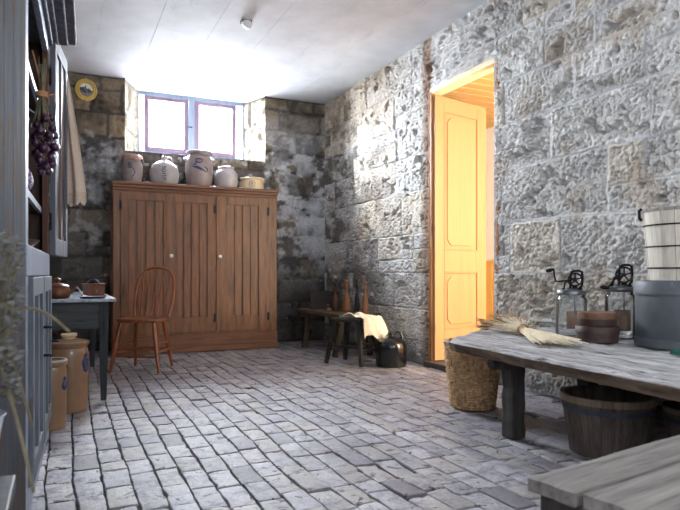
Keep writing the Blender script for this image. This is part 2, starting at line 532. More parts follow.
mb = MB(); mb.box(LX-.3, RY-.3, -.12, WX+.1, BY+.3, -.0135)
struct(mb.build('floor_bed', M_dirt))

# ------------------------------------------------------------------ materials for things
M_blue = wood('blue_grey_paint', s2l(72,76,84), s2l(116,122,132), 'z', .7, wear=s2l(92,78,70), wearamt=.60, bs=.3)
M_bluelight = wood('pale_blue_paint_highlight', s2l(112,122,140), s2l(164,174,192), 'z', .45, wear=s2l(110,98,90), wearamt=.66, bs=.2)  # shelf-edge paint; on the face frame a window highlight put into colour
M_plank = wood('weathered_blue_plank', s2l(36,38,44), s2l(78,80,88), 'z', .95, wear=s2l(74,58,46), wearamt=.5, spec=.05)
M_dkwood = wood('dark_brown_board', s2l(40,28,24), s2l(78,54,42), 'z', .6)
M_redwood = wood('reddish_brown_stile', s2l(72,44,34), s2l(112,72,56), 'z', .5)
M_cup = wood('chestnut_boards', s2l(52,30,18), s2l(146,96,58), 'z', .42, wear=s2l(196,150,116), wearamt=.665, bs=.35, spec=.45, grain=1.1)
M_cupx = wood('chestnut_rail', s2l(62,36,22), s2l(136,88,56), 'x', .42, wear=s2l(206,196,186), wearamt=.67, bs=.35, spec=.45)
M_chair = wood('orange_chair_wood', s2l(92,46,24), s2l(168,94,52), 'z', .3, bs=.12, spec=.5, coat=.3)
M_table = wood('blue_black_table', s2l(34,38,42), s2l(84,86,86), 'x', .6, wear=s2l(78,68,56), wearamt=.6)
M_tabz = wood('blue_black_leg', s2l(24,28,32), s2l(58,62,64), 'z', .6)
M_bench = wood('weathered_bench', s2l(58,52,48), s2l(204,202,202), 'y', .8, wear=s2l(60,50,44), wearamt=.60, bs=1.0, grain=1.2)
M_benchleg = wood('weathered_leg', s2l(34,32,32), s2l(88,82,78), 'z', .8, bs=.9)
M_fore = wood('grey_plank', s2l(70,68,66), s2l(146,140,134), 'x', .75, wear=s2l(56,50,46), wearamt=.64, bs=.6)
M_tubdark = wood('dark_support', s2l(28,26,26), s2l(72,66,62), 'z', .8)
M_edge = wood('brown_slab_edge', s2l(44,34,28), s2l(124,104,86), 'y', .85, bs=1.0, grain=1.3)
M_stave = wood('stave_wood', s2l(44,38,38), s2l(112,100,92), 'z', .7, bs=.8)
M_rim = wood('rim_wood', s2l(96,80,68), s2l(156,134,114), 'z', .7, bs=.4)
M_smallbench = wood('brown_bench', s2l(44,36,30), s2l(104,88,66), 'y', .6, bs=.4)
M_smallleg = wood('brown_leg', s2l(34,28,24), s2l(78,64,48), 'z', .6, bs=.4)
M_stool = wood('dark_stool', s2l(22,22,24), s2l(60,58,54), 'z', .55)
M_yellow = wood('yellow_paint', s2l(154,112,76), s2l(164,122,84), 'z', .45, bs=.12, grain=.7)
M_yceil = wood('yellow_boards', s2l(180,140,84), s2l(196,154,96), 'x', .5, bs=.12)
M_white = plaster('white_plaster', s2l(246,246,246), .04)
M_orange = wood('orange_floorboard', s2l(120,80,46), s2l(170,120,76), 'y', .5)
M_frame = wood('door_frame_wood', s2l(110,66,30), s2l(168,112,60), 'z', .55)
M_iron = plain('dark_iron', s2l(34,36,42), .45, .6, .3, .2, 40)
M_ironblk = plain('black_cast_iron', s2l(20,20,22), .4, .5, .2, .1, 40)
M_zinc = plain('zinc_lid', s2l(112,114,118), .4, .8, .15, .1, 30)
M_pottan = plain('tan_stoneware', s2l(140,108,80), .38, 0, .14, .08, 7, .5, .3)
M_potgrey = plain('grey_stoneware', s2l(176,170,172), .4, 0, .12, .08, 9, .5, .3)
M_potbrn = plain('brown_grey_stoneware', s2l(150,136,134), .4, 0, .12, .08, 9, .5, .3)
M_potcream = plain('cream_stoneware', s2l(222,200,162), .4, 0, .06, .05, 9, .5, .3)
M_cobalt = plain('cobalt_glaze', s2l(54,66,108), .4, 0, .15, 0, 20, .5)
M_sash = wood('mauve_sash', s2l(120,98,118), s2l(150,128,146), 'z', .5, bs=.1)
M_winframe = wood('blue_window_frame', s2l(116,130,150), s2l(148,162,182), 'z', .5, bs=.1)
M_gold = plain('gilt_frame', s2l(206,174,96), .4, .2, .15, .3, 40)
M_knob = plain('white_porcelain', s2l(236,236,232), .2, 0, .02, 0, 10, .6, .5)
M_cloth = plain('cream_cloth', s2l(226,212,188), .9, 0, .06, .3, 60)
M_towel = plain('beige_linen', s2l(218,198,178), .9, 0, .06, .3, 70)
M_black = plain('black_glaze', s2l(16,16,18), .22, 0, .2, .03, 10, .6, .3)
M_straw = plain('straw', s2l(236,222,192), .7, 0, .15, 0, 30)
M_ear = plain('wheat_ears', s2l(176,146,106), .8, 0, .2, .3, 60)
M_greybox = plain('grey_painted_box', s2l(88,92,98), .55, 0, .2, .15, 5, .4, wear=s2l(140,142,146), wearamt=.62)
M_whitewood = wood('whitewashed_staves', s2l(176,168,154), s2l(224,216,202), 'z', .6, wear=s2l(120,104,90), wearamt=.68)
M_redbox = wood('red_brown_box', s2l(44,32,32), s2l(80,60,56), 'x', .5)
M_lidwood = wood('orange_lid', s2l(84,58,46), s2l(124,92,72), 'x', .5)
M_boxdark = wood('dark_box', s2l(24,18,16), s2l(52,38,32), 'x', .5)
M_pin = wood('turned_pin', s2l(110,68,42), s2l(160,108,72), 'z', .4, bs=.1)
M_pindark = wood('dark_pin', s2l(36,32,34), s2l(64,56,56), 'z', .4, bs=.1)
M_pinbrn = wood('brown_pin', s2l(64,42,32), s2l(98,68,50), 'z', .4, bs=.1)
M_paddle = wood('paddle_wood', s2l(110,72,48), s2l(156,112,82), 'z', .6, bs=.1)
M_green = plain('green_cloth_cover', s2l(28,84,74), .6)
M_paper = plain('paper', s2l(214,214,206), .8, 0, .05, .05)
M_onion = plain('purple_onion_skin', s2l(62,28,56), .3, 0, .35, .05, 14, .5, .3)
M_stem = plain('dry_stem', s2l(122,112,90), .8, 0, .25, 0, 30)
M_twine = plain('twine', s2l(186,138,98), .8, 0, .15, 0, 30)
M_silver = plain('silver_green_leaves', s2l(112,112,108), .7, 0, .3, 0, 20)
M_enamel = plain('blue_white_enamel', s2l(150,166,196), .25, 0, .2, 0, 12, .5, .3)
M_egg = plain('brown_egg', s2l(176,116,88), .5, 0, .15, 0, 12)
M_copper = plain('copper_brown_pot', s2l(104,62,42), .35, .3, .2, .05, 15, .5)
M_purplecloth = plain('purple_print', s2l(120,96,150), .7, 0, .4, 0, 60, wear=s2l(220,214,222), wearamt=.5)

def glassmat(name, tint=(.93,.96,.97), haze=.06):
    m, nt, b = newmat(name); nt.nodes.remove(b)
    out = [n for n in nt.nodes if n.type == 'OUTPUT_MATERIAL'][0]
    t = N(nt, 'ShaderNodeBsdfTransparent'); t.inputs[0].default_value = (*tint, 1)
    g = N(nt, 'ShaderNodeBsdfGlossy'); g.inputs['Roughness'].default_value = .05
    d = N(nt, 'ShaderNodeBsdfDiffuse'); d.inputs[0].default_value = (.8,.83,.86,1)
    lw = N(nt, 'ShaderNodeFresnel'); lw.inputs[0].default_value = 1.22
    m1 = N(nt, 'ShaderNodeMixShader'); nt.links.new(lw.outputs[0], m1.inputs[0]); nt.links.new(t.outputs[0], m1.inputs[1]); nt.links.new(g.outputs[0], m1.inputs[2])
    m2 = N(nt, 'ShaderNodeMixShader'); m2.inputs[0].default_value = haze; nt.links.new(m1.outputs[0], m2.inputs[1]); nt.links.new(d.outputs[0], m2.inputs[2])
    nt.links.new(m2.outputs[0], out.inputs[0]); return m
M_glass = glassmat('window_glass', (.97,.98,1), .0)
M_jar = glassmat('jar_glass', (.965,.98,.985), .05)

def wicker(name, c1, c2):
    m, nt, b = newmat(name)
    v = coords(nt); n = noise(nt, v, 40, 5, .6)
    c = ramp(nt, n, [(.35, c1), (.65, c2)]); nt.links.new(c, b.inputs['Base Color']); b.inputs['Roughness'].default_value = .65
    bump(nt, b, n, .3, .004); return m
M_wick = wicker('wicker', s2l(146,112,76), s2l(230,194,146))

# ------------------------------------------------------------------ window in the back wall
w = thing('window_1', 'two-sash window', 'window'); del w['label']; del w['category']; w['kind'] = 'structure'
def sash(x0, x1, z0, z1, y, fw, mat, d=.04, mb=None):
    mb = mb or MB()
    mb.box(x0, y, z0, x0+fw, y+d, z1); mb.box(x1-fw, y, z0, x1, y+d, z1)
    mb.box(x0+fw, y, z0, x1-fw, y+d, z0+fw); mb.box(x0+fw, y, z1-fw, x1-fw, y+d, z1)
    return mb
mb = sash(FX0-.06, FX1+.06, RZ+.02, CZ+.03, FY, .075, None, .09)
mb.box(1.41, FY-.01, RZ+.05, 1.485, FY+.09, CZ+.0)
mb.build('window_frame', M_winframe, w, bevel=.004)
mb = MB(); mb.box(FX0-.03, FY-.07, RZ+.02, FX1+.03, FY+.01, RZ+.06); mb.build('window_sill', M_winframe, w, bevel=.004)
for a, b in ((.892, 1.408), (1.488, 2.005)):
    s_ = sash(a, b, RZ+.1, CZ-.035, FY+.01, .052, None, .045).build('sash', M_sash, w, bevel=.004)
    g = MB(); g.box(a+.05, FY+.03, RZ+.14, b-.05, FY+.034, CZ-.08); g.build('pane', M_glass, s_)
mb = MB(); mb.tube([(1.447,FY-.012,2.62),(1.447,FY-.03,2.62),(1.40,FY-.035,2.62)], .008, 8)
mb.build('window_latch', M_iron, w, smooth=40)

# frames of the added, unseen fill-light openings beside and behind the camera
def added_window(name, mb, mat=M_winframe):
    o = mb.build(name, mat, None, bevel=.004); return struct(o)
mb = MB()
for t in (0, .5, 1):
    y = LW[0]+.03+(LW[1]-LW[0]-.06)*t; mb.box(LX-.2, y-.03, LW[2], LX-.14, y+.03, LW[3])
for t in (0, .5, 1):
    z = LW[2]+.03+(LW[3]-LW[2]-.06)*t; mb.box(LX-.2, LW[0], z-.03, LX-.14, LW[1], z+.03)
added_window('added_window_left', mb)
mb = MB()
for t in (0, .5, 1):
    x = RW[0]+.03+(RW[1]-RW[0]-.06)*t; mb.box(x-.03, RY-.2, RW[2], x+.03, RY-.14, RW[3])
for t in (0, .5, 1):
    z = RW[2]+.03+(RW[3]-RW[2]-.06)*t; mb.box(RW[0], RY-.2, z-.03, RW[1], RY-.14, z+.03)
added_window('added_window_rear', mb)

# ------------------------------------------------------------------ doorway, passage
PZ = .05
mb = MB(); mb.box(WX-.03, 3.70, -.02, WX+.30, 4.70, PZ+.0)
struct(mb.build('trim_3', wood('threshold_dark', s2l(40,36,34), s2l(84,74,66), 'y', .7), bevel=.006))
mb = MB(); mb.box(WX+.05, 2.2, -.1, 5.2, 7.4, PZ-.002)
struct(mb.build('floor_passage', M_orange))
mb = MB()
mb.box(WX+.002, 4.612, PZ, WX+.04, 4.655, 2.49); mb.box(WX+.005, 3.70, PZ, WX+.06, 3.742, 2.49)
struct(mb.build('trim_4', M_frame, bevel=.004))
mb = MB(); mb.box(WX+.004, 3.73, 2.475, WX+.13, 4.655, 2.53)
struct(mb.build('trim_6', wood('cream_yellow_head', s2l(226,206,160), s2l(244,228,190), 'y', .5, bs=.1), bevel=.004))
# passage room
mb = MB(); mb.box(4.75, 2.2, PZ, 4.85, 7.4, 2.75); mb.box(WX+.12, 7.2, PZ, 4.85, 7.3, 2.75)
struct(mb.build('wall_passage_far', M_white))
mb = MB(); mb.box(4.71, 2.25, PZ, 4.75, 7.2, .95); mb.box(4.69, 2.25, .95, 4.75, 7.2, 1.0); mb.box(WX+.13, 7.16, PZ, 4.75, 7.2, .95)
for k in range(30): mb.box(4.702, 2.3+k*.16, PZ, 4.711, 2.44+k*.16, .95)
struct(mb.build('trim_5', plain('bright_yellow_dado', s2l(236,190,112), .5, 0, .03, 0)))
mb = MB(); mb.box(WX+.121, DOOR[1]+.09, PZ, WX+.13, 7.2, 2.75); mb.box(WX+.121, 2.2, PZ, WX+.13, DOOR[0], 2.75)
mb.box(WX+.121, DOOR[0], 2.52, WX+.13, DOOR[1], 2.75)
struct(mb.build('wall_passage_near', M_white))
mb = MB()
y = 2.2
while y < 7.3:
    mb.box(WX+.12, y, 2.62, 4.9, y+.135, 2.66); mb.box(WX+.12, y+.135, 2.635, 4.9, y+.15, 2.66); y += .15
struct(mb.build('ceiling_passage', M_yceil, bevel=.004))
mb = MB()
PW = (3.35, 4.55, .5, 2.4)
for x0, x1, z0, z1 in ((WX+.12,PW[0],-.1,2.75),(PW[1],4.9,-.1,2.75),(PW[0],PW[1],-.1,PW[2]),(PW[0],PW[1],PW[3],2.75)):
    mb.box(x0, 2.1, z0, x1, 2.2, z1)
struct(mb.build('wall_passage_end', M_white))

# yellow door leaf
d = thing('door_1', '', 'door', (WX+.014, 4.60, 0), R(13.5)); del d['label']; del d['category']; d['kind'] = 'structure'
W_ = .725; z0, z1 = PZ+.012, 2.455; T = .022
mb = MB()
rails = [(z0, z0+.27), (.86, 1.06), (2.33, z1)]
ps = [(z0+.27, .86), (1.06, 2.33)]
mb.box(0, -T, z0, .125, T, z1); mb.box(W_-.125, -T, z0, W_, T, z1)
for a, b in rails: mb.box(.125, -T, a, W_-.125, T, b)
mb.build('door_frame_boards', M_yellow, d, bevel=.004)
for a, b in ps:
    mb = MB(); mb.box(.125, -T+.012, a, W_-.125, T-.012, b)
    # raised field with clipped corners
    x0_, x1_ = .125+.045, W_-.125-.045; a_, b_ = a+.045, b-.045; c = .05
    poly = [(x0_+c,a_),(x1_-c,a_),(x1_,a_+c),(x1_,b_-c),(x1_-c,b_),(x0_+c,b_),(x0_,b_-c),(x0_,a_+c)]
    mm = Matrix(((1,0,0,0),(0,0,1,0),(0,1,0,0),(0,0,0,1)))
    mb.prism(poly, -T+.001, T-.001, mm)
    x0_, x1_, a_, b_ = .125, W_-.125, a, b
    for e in ((x0_,a_,x0_+.012,b_),(x1_-.012,a_,x1_,b_),(x0_,a_,x1_,a_+.012),(x0_,b_-.012,x1_,b_)):
        mb.box(e[0], -T-.003, e[1], e[2], T+.003, e[3])
    mb.build('panel', M_yellow, d, bevel=.004)
for z in (.35, 1.25, 2.15):
    mb = MB(); mb.tube([(0,-T-.004,z-.04),(0,-T-.004,z+.04)], .008, 8); mb.build('hinge', M_yellow, d, smooth=40)

# ------------------------------------------------------------------ cupboard
cb = thing('cupboard', 'tall three-door chestnut-brown wooden cupboard against the back wall under the window', 'cupboard', (.485, 6.6, 0))
Wc = 1.765; Dc = .41
mb = MB()
mb.box(0, .01, .02, Wc, Dc, 1.72)
mb.box(0, -.004, .19, .072, .012, 1.715); mb.box(1.657, -.004, .19, Wc, .012, 1.715)
mb.box(.072, -.004, .19, 1.657, .012, .212); mb.box(.072, -.004, 1.695, 1.657, .012, 1.715)
mb.box(1.043, -.004, .21, 1.062, .012, 1.7)
mb.build('body', M_cup, cb, bevel=.004)
mb = MB(); mb.box(-.005, -.012, .012, Wc+.005, .02, .19); mb.box(-.012, -.025, 0, Wc+.012, .02, .05); mb.build('plinth', M_cupx, cb, bevel=.005)
mb = MB()
mb.box(-.004, -.010, 1.705, Wc+.004, Dc, 1.735); mb.box(-.009, -.022, 1.735, Wc+.009, Dc, 1.765); mb.box(-.016, -.036, 1.765, Wc+.016, Dc+.0, 1.80)
mb.build('cornice', M_cupx, cb, bevel=.007)
doors = [(.074, .524, None, 'l'), (.527, 1.041, .575, 'r'), (1.064, 1.655, 1.099, 'r')]
for x0, x1, kx, hs in doors:
    mb = MB(); st = .055 if x1-x0 < .5 else .09
    sL, sR = (.07, .02) if hs == 'l' else ((.10, .075) if kx < 1 else (.115, .11))
    a, b = .214, 1.693
    mb.box(x0, -.016, a, x0+sL, .008, b); mb.box(x1-sR, -.016, a, x1, .008, b)
    mb.box(x0+sL, -.0158, b-.085, x1-sR, .008, b); mb.box(x0+sL, -.0158, a, x1-sR, .008, a+.16)
    # beaded boards
    u = x0+sL; nb = 4 if hs == 'r' else 4; wb = (x1-sR-u)/nb
    for i in range(nb):
        q = (.0, .004, -.001, .003)[i]
        mb.box(u+i*wb+.003, -.006+q, a+.16, u+(i+1)*wb-.003, .006, b-.085)
        mb.tube([(u+(i+1)*wb-.006, -.006, a+.16), (u+(i+1)*wb-.006, -.006, b-.085)], .0035, 6)
    dr = mb.build('door', M_cup, cb, bevel=.0025)
    if kx:
        k = MB(); k.lathe([(.007,0),(.007,.012),(.019,.018),(.023,.026),(.019,.035),(.006,.039),(0,.0395)], 20, m=Matrix.Translation((kx,-.016,1.03)) @ Matrix.Rotation(PI/2, 4, 'X'))
        k.build('knob', M_knob, dr, smooth=50, label='white porcelain knob')
    for hz in (.36, 1.55):
        hx = x0-.002 if hs == 'l' else x1+.002
        k = MB(); k.box(hx-.012, -.0185, hz-.045, hx+.012, -.0145, hz+.045); k.tube([(hx,-.02,hz-.045),(hx,-.02,hz+.045)], .005, 8)
        k.build('hinge', M_iron, dr)
k = MB(); k.tube([(.56,-.016,.72),(.56,-.03,.71),(.56,-.032,.695),(.56,-.022,.685)], .004, 6); k.build('hook', M_zinc, cb, smooth=40)

# ------------------------------------------------------------------ stoneware
def smoothprof(pts, n=5):
    out = []
    P_ = [pts[0]]+list(pts)+[pts[-1]]
    for i in range(1, len(P_)-2):
        p0, p1, p2, p3 = P_[i-1:i+3]
        for k in range(n):
            t = k/n
            out.append(tuple(.5*((2*p1[j])+(-p0[j]+p2[j])*t+(2*p0[j]-5*p1[j]+4*p2[j]-p3[j])*t*t+(-p0[j]+3*p1[j]-3*p2[j]+p3[j])*t**3) for j in (0,1)))
    out.append(tuple(pts[-1])); return out
def prof_r(prof, z):
    best = prof[0][0]
    for (r0, a), (r1, b) in zip(prof[:-1], prof[1:]):
        if a <= z <= b and b > a: return r0+(r1-r0)*(z-a)/(b-a)
    return best
def decor(prof, ang, strokes, mat, parent, name='cobalt_flower', off=.0005, th=.004):
    mb = MB()
    for st in strokes:
        path = []
        for i in range(len(st)-1):
            (a, z), (a2, z2) = st[i], st[i+1]
            for k in range(4):
                t = k/4; path.append((a+(a2-a)*t, z+(z2-z)*t))
        path.append(st[-1])
        pts = []
        for s_, z in path:
            r = prof_r(prof, z)+off; an = ang+s_/r
            pts.append((r*math.cos(an), r*math.sin(an), z))
        n = len(pts); rad = [th*(.6+.75*math.sin(PI*(i+.5)/n)) for i in range(n)]
        # flat against the glaze: build ribbons
        for i in range(n-1):
            pass
        mb.tube(pts, rad, 6)
    return mb.build(name, mat, parent, smooth=60)
def circ(cx, cz, rx, rz, n=14, a0=0, a1=2*PI):
    return [(cx+rx*math.cos(a0+(a1-a0)*i/n), cz+rz*math.sin(a0+(a1-a0)*i/n)) for i in range(n+1)]
CAMA = lambda x, y: math.atan2(-y, -x)       # direction from a pot to the viewpoint side of the room
GP = 'stoneware on top of the cupboard'
def pot(name, label, loc, prof, mat, hollow=.008, group=None):
    t = thing(name, label, 'crock' if name != 'stoneware_jug' else 'jug', loc, 0, group)
    p = smoothprof(prof, 4)
    inner = [(max(r-hollow, .002), z) for r, z in reversed(p) if z > .012]
    body = MB().lathe(p + inner + ([(0.0, .012)] if True else []), 48).build('body', mat, t, smooth=45)
    return t, p
CT = 1.80
x, y = .69, 6.79
t, p = pot('stoneware_crock', 'grey stoneware crock with cloth-tied rim and blue flower, leftmost on the cupboard top', (x,y,CT),
    [(.084,0),(.096,.03),(.106,.10),(.108,.16),(.104,.21),(.090,.245),(.088,.262),(.098,.275),(.098,.298),(.090,.302)], M_potbrn)
a = CAMA(x,y)
decor(p, a, [circ(-.02,.18,.022,.022,12), [(-.005,.165),(.015,.15),(.03,.12),(.02,.085),(-.005,.07),(.01,.055)], [(-.045,.2),(-.03,.215),(-.01,.205)], circ(-.02,.18,.009,.009,8)], M_cobalt, t)
mb = MB(); n=40
def clothcap(u, v, R0=.104, z0=.296, drop=.045, seed=1):
    an = 2*PI*u
    wv = .005*math.sin(13*an+seed)+.003*math.sin(29*an)
    if v < .5:
        q = v/.5; return (R0*q*math.cos(an), R0*q*math.sin(an), z0+.012*(1-q*q))
    q = (v-.5)/.5; r = R0+wv*q+.008*q
    return (r*math.cos(an), r*math.sin(an), z0-drop*q*(1+.25*math.sin(5*an+seed)))
mb.grid(lambda u, v: clothcap(u, v), 60, 10)
mb.build('cloth_cover', plain('rusty_cloth', s2l(186,150,138), .9, 0, .2, .3, 30), t, smooth=80)
x, y = 1.025, 6.80
t, p = pot('stoneware_jug', 'round-shouldered grey stoneware jug with narrow neck, second from left on the cupboard top', (x,y,CT),
    [(.118,0),(.140,.03),(.155,.09),(.156,.14),(.145,.19),(.112,.235),(.065,.262),(.032,.275),(.026,.29),(.030,.30),(.030,.318),(.022,.32)], M_potgrey)
a = CAMA(x,y)
decor(p, a, [circ(.0,.15,.018,.016,10), [(-.02,.19),(-.0,.175),(.01,.195),(.02,.18)], [(-.02,.115),(.02,.115)], [(-.025,.095),(-.01,.08),(.005,.1),(.02,.085),(.03,.1)], [(-.02,.06),(0,.07),(.02,.06),(.01,.045),(-.01,.05)], [(-.05,.2),(-.045,.192)]], M_cobalt, t, th=.0035)
mb = MB(); h_ = [(0,-.027,.295),(0,-.05,.31),(0,-.075,.30),(0,-.088,.275),(0,-.09,.25)]
mb.tube([Vector(q) for q in h_], .009, 8); hh = mb.build('handle', M_potgrey, t, smooth=60); hh.rotation_euler = (0,0,a+PI*.9)
mb = MB(); mb.lathe([(.018,.316),(.020,.33),(.010,.345),(0,.346)], 14); mb.build('stopper', M_pin, t, smooth=50)
x, y = 1.405, 6.80
t, p = pot('stoneware_crock', 'tallest grey stoneware churn with lug ears and blue bird-like brushwork, middle of the cupboard top', (x,y,CT),
    [(.118,0),(.132,.04),(.148,.12),(.152,.20),(.150,.27),(.138,.33),(.122,.355),(.120,.365),(.132,.375),(.134,.40),(.126,.408),(.118,.405)], M_potbrn)
a = CAMA(x,y)
decor(p, a, [circ(.0,.285,.038,.022,16), [(-.03,.26),(-.06,.23)], [(-.085,.225),(-.05,.215),(-.02,.22),(.01,.205),(.05,.18),(.08,.16)], [(-.06,.212),(-.03,.205),(.0,.196),(.03,.175)], [(.06,.22),(.09,.20),(.1,.17)]], M_cobalt, t, th=.006)
for s_ in (-1, 1):
    mb = MB(); an = a+s_*1.35; e = Vector((math.cos(an), math.sin(an), 0)); f = Vector((-math.sin(an), math.cos(an), 0))
    mb.tube([e*.143+f*q*.055+Vector((0,0,.315))+e*.022*(1-q*q) for q in (-1,-.6,-.2,.2,.6,1)], .012, 8, flat=.7); mb.build('ear', M_potbrn, t, smooth=60)
mb = MB(); mb.grid(lambda u, v: clothcap(u, v, .137, .404, .03, 2.2), 60, 10); mb.build('cloth_cover', plain('grey_cloth', s2l(150,140,146), .9, 0, .2, .3, 30), t, smooth=80)
x, y = 1.71, 6.80
t, p = pot('stoneware_crock', 'plain pale grey stoneware jar with rounded shoulder, fourth from left on the cupboard top', (x,y,CT),
    [(.105,0),(.122,.03),(.132,.09),(.130,.15),(.115,.195),(.088,.22),(.084,.232),(.092,.24),(.090,.252),(.080,.255)], M_potgrey)
mb = MB(); mb.lathe([(.079,.246),(.084,.256),(.060,.262),(0,.264)], 32); mb.build('lid', M_potgrey, t, smooth=40)
x, y = 2.02, 6.80
t, p = pot('stoneware_crock', 'low cream straight-sided crock with a round printed mark, rightmost on the cupboard top', (x,y,CT),
    [(.122,0),(.128,.008),(.129,.06),(.129,.118),(.136,.124),(.138,.140),(.132,.146),(.126,.146)], M_potcream)
a = CAMA(x,y)
decor(p, a, [circ(0,.068,.036,.034,24), circ(0,.060,.009,.010,10), circ(0,.078,.007,.008,10)], M_cobalt, t, 'printed_mark', th=.0022)

# ------------------------------------------------------------------ windsor chair
ch = thing('windsor_chair', 'orange-brown bow-back wooden chair standing in front of the cupboard', 'chair', (.665, 5.56, 0), R(-30))
mb = MB()
def seat_pt(an):
    c, s_ = math.cos(an), math.sin(an)
    rx = .228; ry = .210
    x = rx*(abs(c)**.75)*(1 if c > 0 else -1); y = ry*(abs(s_)**.8)*(1 if s_ > 0 else -1)
    if y > 0: x *= 1-.15*(y/ry)
    return x, y
n = 40
for z, k in ((.425,.93),(.43,.98),(.445,1.0),(.455,.985),(.457,.95)):
    for i in range(n):
        x, y = seat_pt(2*PI*i/n); mb.v.append((x*k, y*k, z))
for j in range(4):
    for i in range(n): mb.f.append((j*n+i, j*n+(i+1)%n, (j+1)*n+(i+1)%n, (j+1)*n+i))
b0 = len(mb.v)
for k, z in ((.8,.455),(.55,.450),(.25,.448)):
    for i in range(n):
        x, y = seat_pt(2*PI*i/n); mb.v.append((x*k, y*k, z))
rings = [4*n, b0, b0+n, b0+2*n]
for a_, b_ in zip(rings[:-1], rings[1:]):
    for i in range(n): mb.f.append((a_+i, a_+(i+1)%n, b_+(i+1)%n, b_+i))
mb.f.append(tuple(b0+2*n+i for i in range(n))); mb.f.append(tuple(reversed(range(n))))
mb.build('seat', M_chair, ch, smooth=50)
legs = [((-.145,-.14),(-.215,-.20)), ((.145,-.14),(.215,-.20)), ((-.125,.13),(-.175,.215)), ((.125,.13),(.175,.215))]
def legp(l, z): 
    (a, b), (c, d_) = l; t = 1-z/.43; return Vector((a+(c-a)*t, b+(d_-b)*t, z))
for l in legs:
    mb = MB(); zz = [.432,.40,.33,.27,.255,.24,.2,.16,.12,.06,0]; rr = [.012,.015,.020,.021,.016,.021,.019,.018,.017,.013,.011]
    mb.tube([legp(l, z) for z in zz], rr, 12); mb.build('leg', M_chair, ch, smooth=60)
for a_, b_, z in ((0,1,.20),(0,1,.135),(2,3,.17),(0,2,.165),(1,3,.165),(0,2,.23),(1,3,.23)):
    mb = MB(); p_, q_ = legp(legs[a_], z), legp(legs[b_], z); mb.tube([p_, p_*.7+q_*.3, (p_+q_)/2, p_*.3+q_*.7, q_], [.007,.010,.0115,.010,.007], 10)
    mb.build('stretcher', M_chair, ch, smooth=60)
bow = []
for i in range(25):
    t = i/24; an = PI*(1-t)
    x = .185*math.cos(an)*(1 if abs(math.cos(an)) < .99 else 1); zz = math.sin(an)
    hx = .178*(abs(math.cos(an))**.7)*(1 if math.cos(an) > 0 else -1)
    z = .45+.45*(zz**.62)
    q = (z-.45)/.45; bow.append(Vector((hx*(.90+.42*q-.20*q*q), .165+.15*q, z)))
mb = MB(); mb.tube(bow, .0115, 12, flat=1.25); mb.build('bow_back', M_chair, ch, smooth=60)
for i in range(5):
    u = (i-2)/2; xb = u*.100; xt = u*.128
    zt = .45+.45*((1-min(1,(abs(xt)/.199)**(1/.7))**2)**.5)**.62
    mb = MB(); pb = Vector((xb,.155,.45)); pt_ = Vector((xt,.165+.15*(zt-.45)/.45,zt-.004))
    mb.tube([pb, pb*.6+pt_*.4, pt_], [.007,.0095,.006], 8); mb.build('spindle', M_chair, ch, smooth=60)

# ------------------------------------------------------------------ left table with utensils
tb = thing('table', 'blue-black wooden side table with tapered legs beside the left wall', 'table', (0,0,0))
TX0, TX1, TY0, TY1, TZ = -.56, .315, 4.28, 6.0, .68
mb = MB(); mb.box(TX0, TY0, TZ-.022, TX1+.02, TY1+.0, TZ); mb.build('tabletop', wood('pale_worn_top', s2l(112,118,126), s2l(182,190,200), 'y', .4), tb, bevel=.004)
mb = MB(); mb.box(TX0+.03, TY0+.045, TZ-.20, TX1-.03, TY0+.067, TZ-.022); mb.box(TX1-.05, TY0+.05, TZ-.2, TX1-.028, TY1-.05, TZ-.022)
mb.box(TX0+.03, TY1-.07, TZ-.2, TX1-.03, TY1-.048, TZ-.022); mb.build('apron', M_table, tb, bevel=.002)
for px, py in ((TX1-.055, TY0+.065), (TX1-.055, TY1-.07), (TX0+.05, TY0+.065), (TX0+.05, TY1-.07)):
    mb = MB(); mb.bar((px,py,TZ-.022),(px,py,TZ-.2),.06,.06); mb.bar((px,py,TZ-.2),(px,py,0),.06,.06,.034,.034); mb.build('leg', M_tabz, tb, bevel=.002)
# lidded pot
t = thing('lidded_pot', 'dark brown squat lidded pot with knob on the left side table', 'pot', (-.02, 4.44, TZ))
t.scale = (.85,.85,.9)
mb = MB(); mb.lathe(smoothprof([(.07,0),(.088,.012),(.094,.045),(.085,.075),(.078,.085)],4), 36); mb.build('body', M_copper, t, smooth=45)
mb = MB(); mb.lathe([(.083,.083),(.084,.092),(.070,.102),(.04,.112),(.014,.116),(.013,.124),(.022,.134),(.022,.146),(.010,.155),(0,.156)], 32); mb.build('lid', M_copper, t, smooth=45)
mb = MB(); mb.tube([(.085,0,.04),(.12,0,.065),(.135,0,.09),(.15,.0,.088)], [.013,.010,.007,.007], 10); mb.build('spout', M_copper, t, smooth=60)
t = thing('napkin', '', 'napkin', (.13, 4.50, TZ)); 
mb = MB()
def nap(u, v):
    x = -.05+.10*u; y = -.06+.14*v
    return (x, y, .014+.065*math.exp(-((x+.02)**2/.0009))+.006*math.sin(v*14+u*5))
mb.grid(nap, 20, 20)
bpy.data.objects.remove(t)
o = mb.build('napkin', plain('white_linen', s2l(206,208,212), .9, 0, .06, .2, 50), None, smooth=80, solid=.003)
o.location = (.12, 4.56, TZ-.010); tag(o, 'crumpled white linen napkin beside the brown lidded pot', 'napkin')
t = thing('coffee_mill', 'small wooden coffee mill with crank on the left side table', 'coffee mill', (.215, 4.72, TZ), R(15))
mb = MB(); mb.box(-.07,-.065,0,.07,.065,.012); mb.box(-.06,-.055,.012,.06,.055,.085); mb.box(-.068,-.063,.085,.068,.063,.095); mb.build('body', M_copper, t, bevel=.003)
mb = MB(); mb.box(-.035,-.06,.02,.035,-.055,.055); dd = mb.build('drawer', M_copper, t, bevel=.001)
